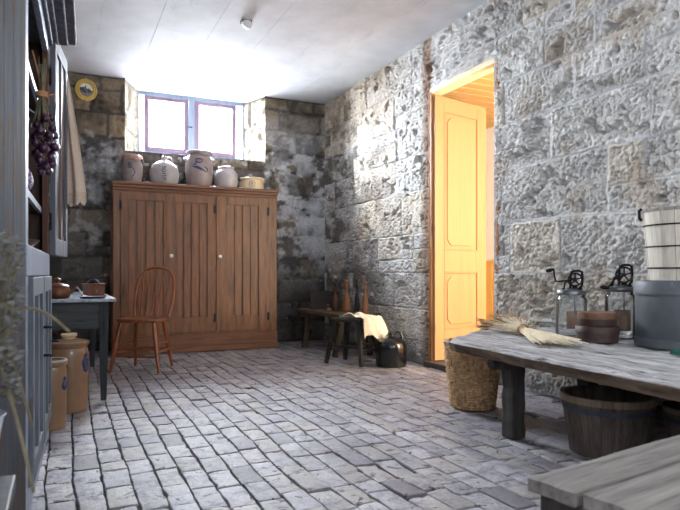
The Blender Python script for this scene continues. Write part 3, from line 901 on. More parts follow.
mb = MB(); mb.lathe([(.004,0),(.008,.008),(0,.013)], 12, m=Matrix.Translation((0,-.06,.038)) @ Matrix.Rotation(PI/2,4,'X')); mb.build('knob', M_zinc, dd, smooth=50)
mb = MB(); mb.lathe([(.042,.095),(.04,.105),(.024,.122),(.012,.126),(.01,.135),(0,.136)], 24); mb.build('hopper', M_iron, t, smooth=45)
mb = MB(); mb.tube([(0,0,.130),(.03,-.01,.138),(.07,-.02,.138)], .005, 8); mb.build('crank', M_iron, t, smooth=60)
mb = MB(); mb.lathe([(.006,.138),(.012,.146),(.010,.160),(0,.163)], 14, c=(.07,-.02,0)); mb.build('crank_knob', M_pinbrn, t, smooth=50)
t = thing('serving_tray', 'flat dark oval tray lying at the front of the left side table', 'tray', (.195, 4.39, TZ))
pr = [(.0,.006),(.8,.006),(.97,.014),(1,.014),(.9,0),(0,0)]
vs = []; n = 36; mb = MB()
mb.lathe([(r*.085+.0, z) for r, z in pr], n, m=Matrix.Diagonal((1.0,1.15,1,1)), caps=False); mb.build('dish', M_iron, t, smooth=45)

# ------------------------------------------------------------------ floor crocks (left)
t = thing('stoneware_churn', 'large tan stoneware churn with lid and blue mark on the floor by the side table', 'crock', (.045, 4.10, 0))
t.scale = (.97,.97,.985)
p = smoothprof([(.104,0),(.110,.01),(.115,.10),(.119,.22),(.119,.33),(.114,.375),(.108,.395),(.114,.405),(.116,.418)],4)
mb = MB(); mb.lathe(p, 48); mb.build('body', M_pottan, t, smooth=50)
mb = MB(); mb.lathe([(.121,.416),(.124,.422),(.124,.432),(.112,.440),(.06,.446),(.058,.452)], 48); ld = mb.build('lid', M_pottan, t, smooth=40)
mb = MB(); mb.lathe([(.036,.446),(.034,.456),(.048,.466),(.05,.478),(.044,.484),(0,.486)], 32); mb.build('lid_knob', M_potcream, ld, smooth=45)
a = CAMA(.06,4.09)
for s_ in (-1, 1):
    mb = MB(); an = a+(-.35 if s_ < 0 else PI-.35); e = Vector((math.cos(an), math.sin(an), 0)); f = Vector((-math.sin(an), math.cos(an), 0))
    mb.tube([e*.117+f*q*.042+Vector((0,0,.335-.045*abs(q)**2.5))+e*.016*(1-q*q) for q in (-1,-.7,-.35,0,.35,.7,1)], .008, 8); mb.build('handle', M_pottan, t, smooth=60)
decor(p, a+.95, [circ(0,.30,.02,.03,12), [(-.01,.335),(.01,.36)], [(-.02,.27),(.0,.255),(.02,.27)], circ(0,.30,.009,.014,8)], M_cobalt, t, 'cobalt_mark', th=.009)
t = thing('stoneware_crock', 'narrow tan open-topped stoneware crock standing in front of the larger lidded churn', 'crock', (-.048, 3.675, 0))
t.scale = (.92,.92,.985)
p = smoothprof([(.076,0),(.080,.01),(.084,.10),(.086,.22),(.084,.32),(.080,.345),(.087,.352),(.089,.375),(.084,.380)],4)
inner = [(max(r-.010,.002), z) for r, z in reversed(p) if z > .012]
mb = MB(); mb.lathe(p+inner+[(0,.012)], 48); mb.build('body', M_pottan, t, smooth=50)
mb = MB(); mb.lathe([(.0885,.366),(.0895,.376),(.083,.3835),(.076,.379)], 48, caps=False); mb.build('rim_glaze', M_potgrey, t, smooth=50)
decor(p, CAMA(-.025,3.665)+1.0, [circ(0,.24,.014,.02,12), circ(0,.24,.006,.01,8), [(-.01,.27),(.01,.285)]], M_cobalt, t, 'cobalt_mark', th=.008)

# ------------------------------------------------------------------ hutch
hu = thing('hutch', 'tall worn blue-grey painted dresser with open shelves and panelled doors along the left wall', 'hutch', (-.057, 3.53, 0), R(-2.2))
HB = -.46; HL = -2.0; BAY = -1.27
mb = MB()
mb.box(HB, HL, .0, -.03, HL+.03, 2.08); mb.box(HB, -.03, .0, -.028, 0, 2.08)
mb.box(HB, HL, 0, HB+.02, 0, 2.08); mb.box(HB, BAY-.015, .0, -.028, BAY+.015, 2.08); mb.box(HB, HL, 2.05, -.0, 0, 2.08)
mb.box(HB, HL, .92, -.028, 0, .945)
mb.build('carcass', M_dkwood, hu)
mb = MB()      # face frame of the open bay, window highlight put into its paler colour
mb.box(-.028, BAY-.01, .0, .0, BAY+.085, 2.06)
mb.box(-.0279, -.055, .0, -.0003, 0, .95)
mb.box(-.028, BAY, 1.99, .0, 0, 2.06); mb.box(-.028, BAY, .84, .003, 0, .947); mb.box(-.028, BAY, .0, -.001, 0, .10)
mb.box(-.028, -.64, .1, .0, -.60, .84)
mb.build('face_frame', M_bluelight, hu, bevel=.003)
mb = MB(); mb.box(-.028, -.085, .95, -.001, 0, 1.99); mb.build('far_stile', M_redwood, hu, bevel=.003, label='reddish-brown unpainted stile')
mb = MB()      # closed plank bay
y = HL
for wdt in (.17,.20,.20,.16):
    mb.box(-.03, y+.002, .0, .0, y+wdt-.002, 2.06); y += wdt
mb.build('plank_front', M_plank, hu, bevel=.003)
mb = MB()
for z, o_, h_ in ((2.045,.02,.022),(2.067,.045,.02),(2.087,.09,.022),(2.109,.132,.03)):
    mb.box(HB, HL-.02, z, o_, o_+.0, z+h_)
mb.build('cornice', M_blue, hu, bevel=.008)
for y0, y1 in ((-1.18,-.64),(-.60,-.055)):
    dmb = MB(); a, b = .105, .835; st = .055
    dmb.box(-.02, y0+.002, a, .016, y0+st, b); dmb.box(-.02, y1-st, a, .016, y1-.002, b)
    dmb.box(-.02, y0+st, b-.07, .0159, y1-st, b); dmb.box(-.02, y0+st, a, .0159, y1-st, a+.08)
    ym = (y0+y1)/2; dmb.box(-.02, ym-.02, a+.08, .0158, ym+.02, b-.07)
    dr = dmb.build('door', M_blue, hu, bevel=.003)
    for c0, c1 in ((y0+st, ym-.02), (ym+.02, y1-st)):
        q = MB(); q.box(-.016, c0, a+.08, -.008, c1, b-.07)
        q.add([(-.008,c0,a+.08),(-.008,c1,a+.08),(-.008,c1,b-.07),(-.008,c0,b-.07),(.004,c0+.03,a+.13),(.004,c1-.03,a+.13),(.004,c1-.03,b-.13),(.004,c0+.03,b-.13)],
              [(0,1,5,4),(1,2,6,5),(2,3,7,6),(3,0,4,7),(4,5,6,7)])
        q.build('panel', M_blue, dr)
    for zz in (.62, .50):
        q = MB(); q.tube([(.014,y1-.03,zz),(.04,y1-.03,zz),(.045,y1-.05,zz)], .006, 8); q.build('latch', M_iron, dr, smooth=50)
for z in (1.17, 1.69):
    mb = MB(); mb.box(HB+.02, BAY+.015, z-.012, -.045, -.03, z+.012); sh = mb.build('shelf', M_dkwood, hu)
    mb = MB(); mb.box(-.045, BAY+.08, z-.014, -.03, -.085, z+.014); mb.build('shelf_edge', M_bluelight, sh, label='pale blue-white painted front edge of shelf')
# open glazed/panelled upper door folded back past the far end
od = MB(); L_ = .44
Mo = Matrix.Translation((.004, -.005, 0)) @ Matrix.Rotation(R(-5.8), 4, 'Z')
def ob(mbx, x0, y0, z0, x1, y1, z1): mbx.box(x0, y0, z0, x1, y1, z1, Mo)
za, zb = .945, 2.11
ob(od, 0, 0, za, .028, .06, zb); ob(od, 0, L_-.06, za, .028, L_, zb); ob(od, 0, .06, za, .028, L_-.06, za+.09); ob(od, 0, .06, zb-.08, .028, L_-.06, zb); ob(od, .001, L_/2-.02, za+.09, .027, L_/2+.02, zb-.08)
odo = od.build('open_door', M_blue, hu, bevel=.003)
q = MB(); ob(q, .010, .06, za+.09, .018, L_/2-.02, zb-.08); ob(q, .010, L_/2+.02, za+.09, .018, L_-.06, zb-.08); q.build('panel', M_redwood, odo)
for zz in (1.12, 1.88):
    q = MB(); q.box(.0, -.02, zz-.045, .010, .03, zz+.045, Mo); q.build('hinge', M_iron, odo)

def hw(x, y, z):   # hutch-local to world
    return hu.matrix_basis @ Vector((x, y, z))
hu.matrix_basis  # ensure evaluated
bpy.context.view_layer.update()
# things in and on the hutch
v = hw(-.10, -.30, 1.55)
t = thing('enamel_mug', 'pale blue enamel mug hanging under the upper shelf of the dresser', 'mug', v, R(-60))
mb = MB(); mb.lathe([(.03,0),(.046,.01),(.05,.05),(.052,.09),(.048,.09),(.045,.05),(.03,.012),(0,.012)], 32, m=Matrix.Rotation(R(35),4,'X')); mb.build('cup', M_enamel, t, smooth=50)
mb = MB(); mb.tube([(0,.045,.0)]+[(0,.045+.03*math.sin(PI*i/6)+.02*i/6, .015+.055*i/6) for i in range(7)]+[(0,-.02,.11),(0,-.02,.127)], .004, 8); mb.build('handle', M_enamel, t, smooth=60)
v = hw(-.10, -.66, 1.182)
t = thing('printed_bundle', 'purple and white printed cloth bundle on the middle shelf of the dresser', 'cloth bundle', v)
mb = MB()
def bun(u, v_):
    an = 2*PI*u; ph = PI*v_; r = .075*(1+.12*math.sin(3*an+2*ph)+.07*math.sin(7*an)); 
    return (r*math.sin(ph)*math.cos(an), 1.25*r*math.sin(ph)*math.sin(an), .07-.068*math.cos(ph)*(1+.1*math.sin(an)))
mb.grid(bun, 30, 20); mb.build('wrapped_cloth', M_purplecloth, t, smooth=80)
mb = MB(); mb.tube([(0,0,.13),(.01,.01,.155),(.03,.02,.16)], [.02,.012,.022], 8); mb.build('tied_top', M_purplecloth, t, smooth=60)
v = hw(-.11, -.62, .9455)
t = thing('wooden_bowl', 'shallow wooden bowl on the bottom ledge of the dresser', 'bowl', v)
mb = MB(); mb.lathe([(.05,0),(.085,.02),(.11,.045),(.105,.046),(.08,.025),(0,.010)], 36); mb.build('bowl_body', M_pinbrn, t, smooth=50)
eg = None
for i, (a_, b_, zz) in enumerate(((0,.0,.028),(.045,.0,.034),(-.045,.01,.034),(.0,.045,.034),(.01,-.048,.034),(.02,.02,.066),(-.02,-.02,.064))):
    if eg is None:
        mb = MB(); mb.lathe([(0,-.018)]+[(.0185*math.sin(PI*k/10)*(1+.08*math.cos(PI*k/10)), -.019+.042*(1-math.cos(PI*k/10))/2) for k in range(1,10)]+[(0,.024)], 18)
        o = mb.build('egg', M_egg, None, smooth=80); eg = o
    else:
        o = eg.copy(); COL.objects.link(o)
    o.location = v+Vector((a_, b_, zz-.000)); o.rotation_euler = (R(70+20*i), R(30*i), R(50*i))
    tag(o, 'brown egg in the wooden bowl on the bottom ledge of the dresser', 'egg', 'brown eggs in the wooden bowl')

# braid of purple onions hung from the face of the dresser
v = hw(.015, -.76, 0)
t = thing('onion_bunch', 'hanging bunch of dark purple onions tied with twine on the front of the dresser', 'onions', (v.x, v.y, 0))
r_ = random.Random(4)
mb = MB()
for i in range(22):
    a_ = r_.uniform(0, 2*PI); k = r_.uniform(.01,.045)
    top = Vector((.5*k*math.cos(a_), k*math.sin(a_), r_.uniform(1.66,1.74))); kn = Vector((.006*math.cos(a_), .008*math.sin(a_), 1.585)); bot = Vector((.7*k*math.cos(a_+.5), 1.1*k*math.sin(a_+.5), r_.uniform(1.40,1.48)))
    mb.tube([top, (top+kn)/2+Vector((0,.006,0)), kn, (kn+bot)/2, bot], [.002,.004,.005,.005,.004], 6)
mb.build('stalks', M_stem, t, smooth=70)
mb = MB()
for z in (1.575,1.583,1.591): mb.tube([(.020*math.cos(q*PI/8), .020*math.sin(q*PI/8), z) for q in range(16)], .0045, 6, closed=True)
mb.tube([(.02,0,1.583),(.04,.04,1.60),(.05,.09,1.575),(.05,.11,1.56)], .003, 6); mb.tube([(.02,0,1.583),(.04,-.03,1.59),(.05,-.06,1.575)], .003, 6)
mb.tube([(0,0,1.59),(-.02,0,1.70),(-.035,0,1.76)], .003, 6)
mb.build('twine', M_twine, t, smooth=60)
for i in range(26):
    z = 1.495-.0088*i-r_.uniform(0,.012); a_ = i*2.4; k = .022+.028*math.sin(PI*min(1,(i+3)/28))
    R_ = r_.uniform(.016,.023); c = Vector((.012+.75*k*math.cos(a_), k*1.15*math.sin(a_), z))
    mb = MB(); mb.lathe([(0,-.9*R_),(.5*R_,-.78*R_),(.9*R_,-.35*R_),(R_,.05*R_),(.85*R_,.45*R_),(.45*R_,.8*R_),(.15*R_,1.15*R_),(.08*R_,1.5*R_)], 18, c=c, m=Matrix.Rotation(r_.uniform(-.6,.6),4,'X') @ Matrix.Rotation(r_.uniform(-.6,.6),4,'Y'))
    mb.build('onion', M_onion, t, smooth=70)

# crocheted towel hanging from the open door's far corner
tw = thing('towel', 'beige linen towel with scalloped crochet hem hanging from the open dresser door', 'towel', (.035, 3.985, 0), R(-24))
mb = MB()
def tow(u, v_, zb=1.32, zt=2.12):
    z = zt+(zb-zt)*v_; wd = .018+.155*v_**.85; x = -.035+.055*v_**.5+ (u-.5)*wd
    y = (.004+.016*v_)*math.sin(u*15+.6*math.sin(v_*5))+.01*math.sin(u*5+1)
    return (x, y, z+.02*(u-.5)*v_)
mb.grid(tow, 44, 40)
mb.build('linen', M_towel, tw, smooth=80, solid=.002)
mb = MB()
def lace(u, v_):
    x, y, z = tow(u, 1.0)
    sc = abs(math.sin(u*PI*7)); return (x*(1+.0*v_)+.0, y, z-(.05+.022*sc)*v_)
mb.grid(lace, 84, 6); mb.build('crochet_hem', plain('lace_cream', s2l(214,196,176), .9, 0, .25, .6, 160), tw, smooth=80, solid=.003)
mb = MB(); mb.tube([(-.035,0,2.115),(-.036,0,2.14),(-.05,-.012,2.15)], .004, 6); mb.build('hanging_loop', M_towel, tw, smooth=60)

# ------------------------------------------------------------------ oval framed picture
t = thing('framed_picture', 'small round gilt-framed landscape picture hanging high on the back wall', 'picture', (.245, 7.0, 2.805))
mo = Matrix.Rotation(PI/2, 4, 'X') @ Matrix.Diagonal((1,1.08,1,1))
mb = MB(); mb.lathe([(.066,0),(.105,0),(.111,.008),(.108,.018),(.098,.022),(.088,.017),(.078,.022),(.068,.016),(.064,.008)], 48, m=mo, caps=False); mb.build('frame', M_gold, t, smooth=50)
m, nt, b = newmat('landscape_print'); v = coords(nt, (1,1,1))
n1 = noise(nt, v, 26, 5, .6, .5); sx = N(nt,'ShaderNodeSeparateXYZ'); nt.links.new(v, sx.inputs[0])
ad = N(nt,'ShaderNodeMath',operation='MULTIPLY_ADD'); nt.links.new(sx.outputs[2], ad.inputs[0]); ad.inputs[1].default_value = 5.0; nt.links.new(n1, ad.inputs[2])
nt.links.new(ramp(nt, ad.outputs[0], [(.36, s2l(120,120,122)), (.46, s2l(34,34,38)), (.56, s2l(70,72,80)), (.62, s2l(214,216,216))]), b.inputs['Base Color']); b.inputs['Roughness'].default_value = .5
mb = MB(); mb.lathe([(.068,.004),(.068,.009),(0,.009)], 40, m=mo); mb.build('print', m, t)
mb = MB(); mb.box(-.006,-.006,.108,.006,.03,.13); mb.build('hanger', M_gold, t)

# ------------------------------------------------------------------ middle bench with its things
bz = .44
t = thing('bench', 'low brown splay-legged wooden bench along the right wall in the far corner', 'bench', (2.70, 5.98, 0))
mb = MB(); mb.box(-.22,-.60,bz-.038,.25,.62,bz); mb.build('seat', M_smallbench, t, bevel=.006)
for yb in (-.50, .44):
    mb = MB(); mb.box(-.20,yb,bz-.09,.23,yb+.06,bz-.038); mb.build('batten', M_smallbench, t, bevel=.003)
for sx, sy in ((-1,-1),(-1,1),(1,-1),(1,1)):
    mb = MB(); mb.bar((sx*.14+.015, sy*.47, bz-.03), (sx*.205+.015 if sx<0 else .215, sy*.42, 0), .06,.06,.05,.05); mb.build('leg', M_smallleg, t, bevel=.004)
t = thing('wooden_box', 'dark oblong lidless wooden box on the far end of the low bench', 'box', (2.755, 6.40, bz), R(-22))
mb = MB(); wx, wy, hh = .155, .11, .20
mb.box(-wx,-wy,0,wx,wy,.012); mb.box(-wx,-wy,.012,wx,-wy+.012,hh); mb.box(-wx,wy-.012,.012,wx,wy,hh); mb.box(-wx,-wy+.012,.012,-wx+.012,wy-.012,hh); mb.box(wx-.012,-wy+.012,.012,wx,wy-.012,hh)
mb.box(-wx-.004,-wy-.004,hh-.03,wx+.004,-wy,hh); mb.build('case', M_boxdark, t, bevel=.002)
def pin(x, y, h, mat, label, k=1.0):
    t = thing('turned_pestle', label, 'pestle', (x, y, bz), 0, None)
    pr = smoothprof([(.036*k,0),(.042*k,.02),(.041*k,.09),(.034*k,.15),(.020*k,.19),(.016*k,.22),(.020*k,.245)],4)
    MB().lathe(pr, 28).build('body', mat, t, smooth=50)
    pr = smoothprof([(.020*k,.245),(.023*k,.262),(.016*k,.285),(.014*k,.30),(.020*k,.315),(.017*k,.335),(.004,.345)],4)
    pr = [(r, z*h/.345 if False else z) for r, z in pr]
    MB().lathe(pr, 24).build('handle', mat, t, smooth=50)
    t.scale = (1,1,h/.345)
pin(2.765, 6.10, .30, M_pinbrn, 'dark brown turned wooden pestle nearest the dark box on the low bench')
pin(2.79, 5.87, .34, M_pin, 'bright orange-brown turned wooden pestle, second from the dark box')
pin(2.88, 5.80, .35, M_pindark, 'thin nearly black turned pestle behind the two lighter pestles', .62)
pin(2.825, 5.50, .33, M_pin, 'light brown turned pestle at the near end of the low bench', .8)
t = thing('butter_stamp', 'small round dark wooden butter stamp in front of the pestles on the low bench', 'butter stamp', (2.62, 5.98, bz))
MB().lathe([(.034,0),(.036,.02),(.03,.03),(.012,.034)], 24).build('stamp', M_pinbrn, t, smooth=45)
MB().lathe([(.012,.034),(.010,.05),(.018,.06),(.018,.07),(.008,.077),(0,.078)], 20).build('handle', M_pinbrn, t, smooth=50)

# stool and cloth
st = thing('stool', 'small dark square four-legged stool in front of the low bench', 'stool', (2.50, 5.12, 0), R(-60.6))
sz = .425
mb = MB(); mb.box(-.175,-.14,sz-.03,.175,.14,sz); mb.build('seat', M_stool, st, bevel=.008)
SL = {}
for sx in (-1,1):
    for sy in (-1,1):
        p0 = Vector((sx*.135, sy*.10, sz-.03)); p1 = Vector((sx*.20, sy*.155, 0)); SL[sx,sy] = (p0,p1)
        mb = MB(); mb.bar(p0, p1, .042,.042,.032,.032); mb.build('leg', M_stool, st, bevel=.003)
def sp(sx, sy, z): p0, p1 = SL[sx,sy]; tt = 1-z/(sz-.03); return p0+(p1-p0)*tt
for a_, b_, z in (((-1,-1),(1,-1),.17),((-1,1),(1,1),.17),((-1,-1),(-1,1),.13),((1,-1),(1,1),.13)):
    mb = MB(); mb.tube([sp(*a_,z), sp(*b_,z)], .011, 8); mb.build('stretcher', M_stool, st, smooth=50)
mb = MB()
def drape(u, v_):
    # local to the stool: lies on the seat, falls over its end
    L = u*.42; lx0 = -.02; y = (v_-.5)*(.27+.10*u)
    fold = .012*math.sin(v_*17+u*3)+.006*math.sin(v_*31)
    if lx0+L < .19: x = lx0+L; z = sz+.014+.010*math.sin(v_*9+u*14)+fold*.5+.03*math.exp(-((x-.05)/.07)**2)
    else:
        q = lx0+L-.19; an = min(q/.03, PI/2*.93); x = .19+.03*math.sin(an)+max(0,q-.045)*.28+fold*1.3; z = sz+.014-.03*(1-math.cos(an))-max(0,q-.045)*.93
        z += .03*math.sin(v_*7)*u
    return (x, y+.02*math.sin(u*5+v_*4), z)
mb.grid(drape, 46, 40)
o = mb.build('cloth', M_cloth, None, smooth=80, solid=.004, sub=1)
o.location = (2.50,5.12,0); o.rotation_euler = (0,0,R(-60.6)); tag(o, 'cream cloth crumpled on the dark stool and hanging over its end', 'cloth')

# black jug
t = thing('stoneware_jug', 'glossy black stoneware jug with loop handle on the floor by the doorway', 'jug', (2.75, 4.83, 0))
p = smoothprof([(.132,0),(.140,.012),(.143,.10),(.143,.17),(.132,.215),(.095,.25),(.05,.265),(.033,.272),(.028,.285),(.034,.292),(.034,.305),(.024,.307)],4)
MB().lathe(p, 48).build('body', M_black, t, smooth=50)
mb = MB(); mb.tube([(.028,0,.292),(.05,0,.312),(.078,0,.305),(.095,0,.28),(.10,0,.252)], [.009,.011,.011,.011,.012], 10); h_ = mb.build('handle', M_black, t, smooth=60); h_.rotation_euler = (0,0,R(-30))

# ------------------------------------------------------------------ big rough bench on the right
BZ = .49
t = thing('work_bench', 'long heavy weathered plank bench along the right wall carrying the jars and boxes', 'bench', (0,0,0))
out = [(1.90,2.66),(1.935,2.76),(2.05,2.86),(2.25,3.02),(2.45,3.16),(2.70,3.33),(2.88,3.46),(2.985,3.46),(2.99,2.6),(2.99,1.8),(2.99,.9),(2.99,-.2),(1.78,-.2),(1.795,.3),(1.80,.7),(1.825,1.1),(1.835,1.4),(1.86,1.8),(1.865,2.15),(1.895,2.45)]
def inpoly(x, y):
    c = False; j = len(out)-1
    for i in range(len(out)):
        xi, yi = out[i]; xj, yj = out[j]
        if (yi > y) != (yj > y) and x < (xj-xi)*(y-yi)/(yj-yi)+xi: c = not c
        j = i
    return c
# top surface: rows across the slab between its front and back edges, uneven adzed relief
def front_x(y):
    pts = [(-.2,1.78),(.3,1.795),(.7,1.80),(1.1,1.825),(1.4,1.835),(1.8,1.86),(2.15,1.865),(2.45,1.895),(2.66,1.90),(2.76,1.935),(2.86,2.05),(3.02,2.25),(3.16,2.45),(3.33,2.70),(3.46,2.90)]
    for (a, xa), (b, xb) in zip(pts[:-1], pts[1:]):
        if a <= y <= b: return xa+(xb-xa)*(y-a)/(b-a)
    return pts[-1][1]
nu, nv = 90, 300
Yv = np.linspace(-.2, 3.46, nv+1); fx = np.array([front_x(float(y)) for y in Yv]) + .012*(vn(Yv*6, Yv*0, 90)-.5) + .006*(vn(Yv*30, Yv*0, 91)-.5)
U_, Yg = np.meshgrid(np.linspace(0,1,nu+1), Yv); Xg = fx[:,None] + (2.99-fx[:,None])*U_
edge = np.minimum((Xg-fx[:,None]), 1)
Zg = BZ - .004 + .016*(fbm(Xg*16, Yg*7, 93, 4)-.55) + .010*(fbm(Xg*45, Yg*16, 94, 3)-.5) - .012*np.exp(-edge/.012)
seam = np.minimum(np.abs(Xg-(2.30+.01*np.sin(Yg*2))), np.abs(Xg-(2.68+.008*np.sin(Yg*3)))); Zg -= .012*np.exp(-(seam/.005)**2)
Zg -= .008*sstep(.62,.75,fbm(Xg*22, Yg*6, 97, 3))
mb = MB(); W1 = nu+1
for a_, b_, c_ in zip(Xg.ravel(), Yg.ravel(), Zg.ravel()): mb.v.append((a_, b_, c_))
mb.f += [(j*W1+i, j*W1+i+1, (j+1)*W1+i+1, (j+1)*W1+i) for j in range(nv) for i in range(nu)]
mb.build('plank_top', M_bench, t, smooth=45)
# brown slab edge and underside
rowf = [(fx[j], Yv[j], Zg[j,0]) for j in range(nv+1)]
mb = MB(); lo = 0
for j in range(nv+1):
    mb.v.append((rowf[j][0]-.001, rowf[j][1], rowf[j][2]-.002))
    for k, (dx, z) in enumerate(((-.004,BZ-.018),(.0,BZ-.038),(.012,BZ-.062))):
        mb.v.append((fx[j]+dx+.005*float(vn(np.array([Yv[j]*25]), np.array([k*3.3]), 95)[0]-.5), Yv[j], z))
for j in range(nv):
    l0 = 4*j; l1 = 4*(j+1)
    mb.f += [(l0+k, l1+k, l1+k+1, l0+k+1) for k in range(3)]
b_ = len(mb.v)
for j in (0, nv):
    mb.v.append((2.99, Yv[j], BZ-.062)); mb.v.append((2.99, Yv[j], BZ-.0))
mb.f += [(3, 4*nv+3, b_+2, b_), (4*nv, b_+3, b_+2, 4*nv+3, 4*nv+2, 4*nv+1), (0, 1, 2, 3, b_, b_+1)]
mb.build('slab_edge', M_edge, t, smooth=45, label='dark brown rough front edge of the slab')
def bleg(x, y, w_=.085, zt=BZ-.06):
    mb = MB(); pts = []
    n = 10
    for i in range(n+1):
        z = zt*i/n; k = 1+.05*math.sin(i*1.7+x*9); o_ = .003*math.sin(i*2.3)
        for sx, sy in ((-1,-1),(1,-1),(1,1),(-1,1)): mb.v.append((x+sx*w_/2*k+o_, y+sy*w_/2*k, z))
    for i in range(n):
        for q in range(4): mb.f.append((i*4+q, i*4+(q+1)%4, i*4+4+(q+1)%4, i*4+4+q))
    mb.f.append((3,2,1,0)); mb.f.append(tuple(n*4+q for q in range(4)))
    return mb
for x, y in ((2.125,2.46),(2.80,2.60),(2.12,.15),(2.85,.15)):
    bleg(x, y).build('leg', M_benchleg, t, bevel=.008)
mb = MB(); mb.tube([(1.99,2.475,BZ-.105),(2.1,2.47,BZ-.10),(2.5,2.55,BZ-.10),(2.9,2.62,BZ-.10)], [.028,.042,.04,.04], 12); mb.build('crossbeam', M_benchleg, t, smooth=40)
mb = MB(); mb.tube([(2.02,.15,BZ-.10),(2.95,.15,BZ-.10)], .04, 10); mb.build('crossbeam', M_benchleg, t, smooth=40)
mb = MB(); mb.box(2.80,.0,.09,2.88,2.62,.15); mb.build('rear_rail', M_benchleg, t, bevel=.006)

# basket under the bench end
bk = thing('wicker_basket', 'tall tapering wicker basket on the floor under the left end of the work bench', 'basket', (2.375, 3.13, 0))
mb = MB(); Rb = lambda z: .128+.045*(z/.40)**.8
n = 36
for row in range(25):
    z = .012+row*.0162; ph = row % 2
    mb.tube([((Rb(z)+(.0065 if (i+ph) % 2 else -.0065))*math.cos(2*PI*i/n), (Rb(z)+(.0065 if (i+ph) % 2 else -.0065))*math.sin(2*PI*i/n), z) for i in range(n)], .0072, 5, closed=True)
mb.build('weave', M_wick, bk, smooth=70)
mb = MB()
for i in range(n):
    an = 2*PI*i/n; mb.tube([(Rb(z)*math.cos(an), Rb(z)*math.sin(an), z) for z in (.0,.13,.27,.41)], .005, 5)
mb.build('stakes', M_wick, bk, smooth=60)
mb = MB()
for q in (0, PI):
    mb.tube([((Rb(.41)+.006*math.cos(9*a_+q))*math.cos(a_), (Rb(.41)+.006*math.cos(9*a_+q))*math.sin(a_), .412+.006*math.sin(9*a_+q)) for a_ in [2*PI*i/90 for i in range(90)]], .009, 6, closed=True)
mb.build('rim', M_wick, bk, smooth=60)
mb = MB(); mb.lathe([(.126,.004),(.126,.012),(0,.012)], 36); mb.build('base', M_wick, bk)

# tubs
def tub(name, label, loc, rt, rb, h, mat, rimmat, hoops, group, n=22, rough=0, hoopmat=None, twist=0):
    t = thing(name, label, 'tub' if 'tub' in name else 'bucket', loc, twist, group)
    for i in range(n):
        a0 = 2*PI*i/n+.006; a1 = 2*PI*(i+1)/n-.006; am = (a0+a1)/2
        hi = h+rough*random.uniform(-1,1)
        mb = MB(); rj = random.uniform(-.0012,.0012)
        vs = []
        for z, ro in ((0,rb),(hi,rt)):
            for rr_ in (ro+rj, ro-.016+rj):
                for a_ in (a0, am, a1): vs.append((rr_*math.cos(a_), rr_*math.sin(a_), z))
        mb.add(vs, [(0,1,7,6),(1,2,8,7),(4,3,9,10),(5,4,10,11),(3,0,6,9),(2,5,11,8),(6,7,10,9),(7,8,11,10),(1,0,3,4),(2,1,4,5)])
        mb.build('stave', mat, t)
    MB().lathe([(rb-.014,.02),(rb-.012,.035),(0,.035)], 36).build('bottom', mat, t)
    for z, hh in hoops:
        r0 = rb+(rt-rb)*(z-hh/2)/h; r1 = rb+(rt-rb)*(z+hh/2)/h
        MB().lathe([(r0+.0005,z-hh/2),(r0+.0035,z-hh/2),(r1+.0035,z+hh/2),(r1+.0005,z+hh/2)], 60, caps=False).build('hoop', hoopmat or M_iron, t, smooth=40)
    return t
M_hoop = plain('blue_grey_hoop', s2l(74,78,92), .5, .5, .2, .1, 20)
t = tub('wooden_tub', 'large open wooden stave tub with one iron hoop under the work bench', (2.37,2.08,0), .212, .172, .275, M_stave, M_rim, [(.215,.022)], None, hoopmat=M_hoop)
MB().lathe([(.196,.267),(.196,.2765),(.2145,.2765),(.213,.245)], 60, caps=False).build('rim', M_rim, t, smooth=30, label='worn lighter brown rim')
t = tub('wooden_tub', 'smaller wooden stave tub partly out of frame right of the large tub', (2.68,1.80,0), .18, .155, .235, M_stave, M_rim, [(.18,.02)], None, 20, hoopmat=M_hoop)
MB().lathe([(.165,.228),(.165,.2365),(.1825,.2365),(.181,.215)], 60, caps=False).build('rim', M_rim, t, smooth=30, label='worn lighter brown rim')

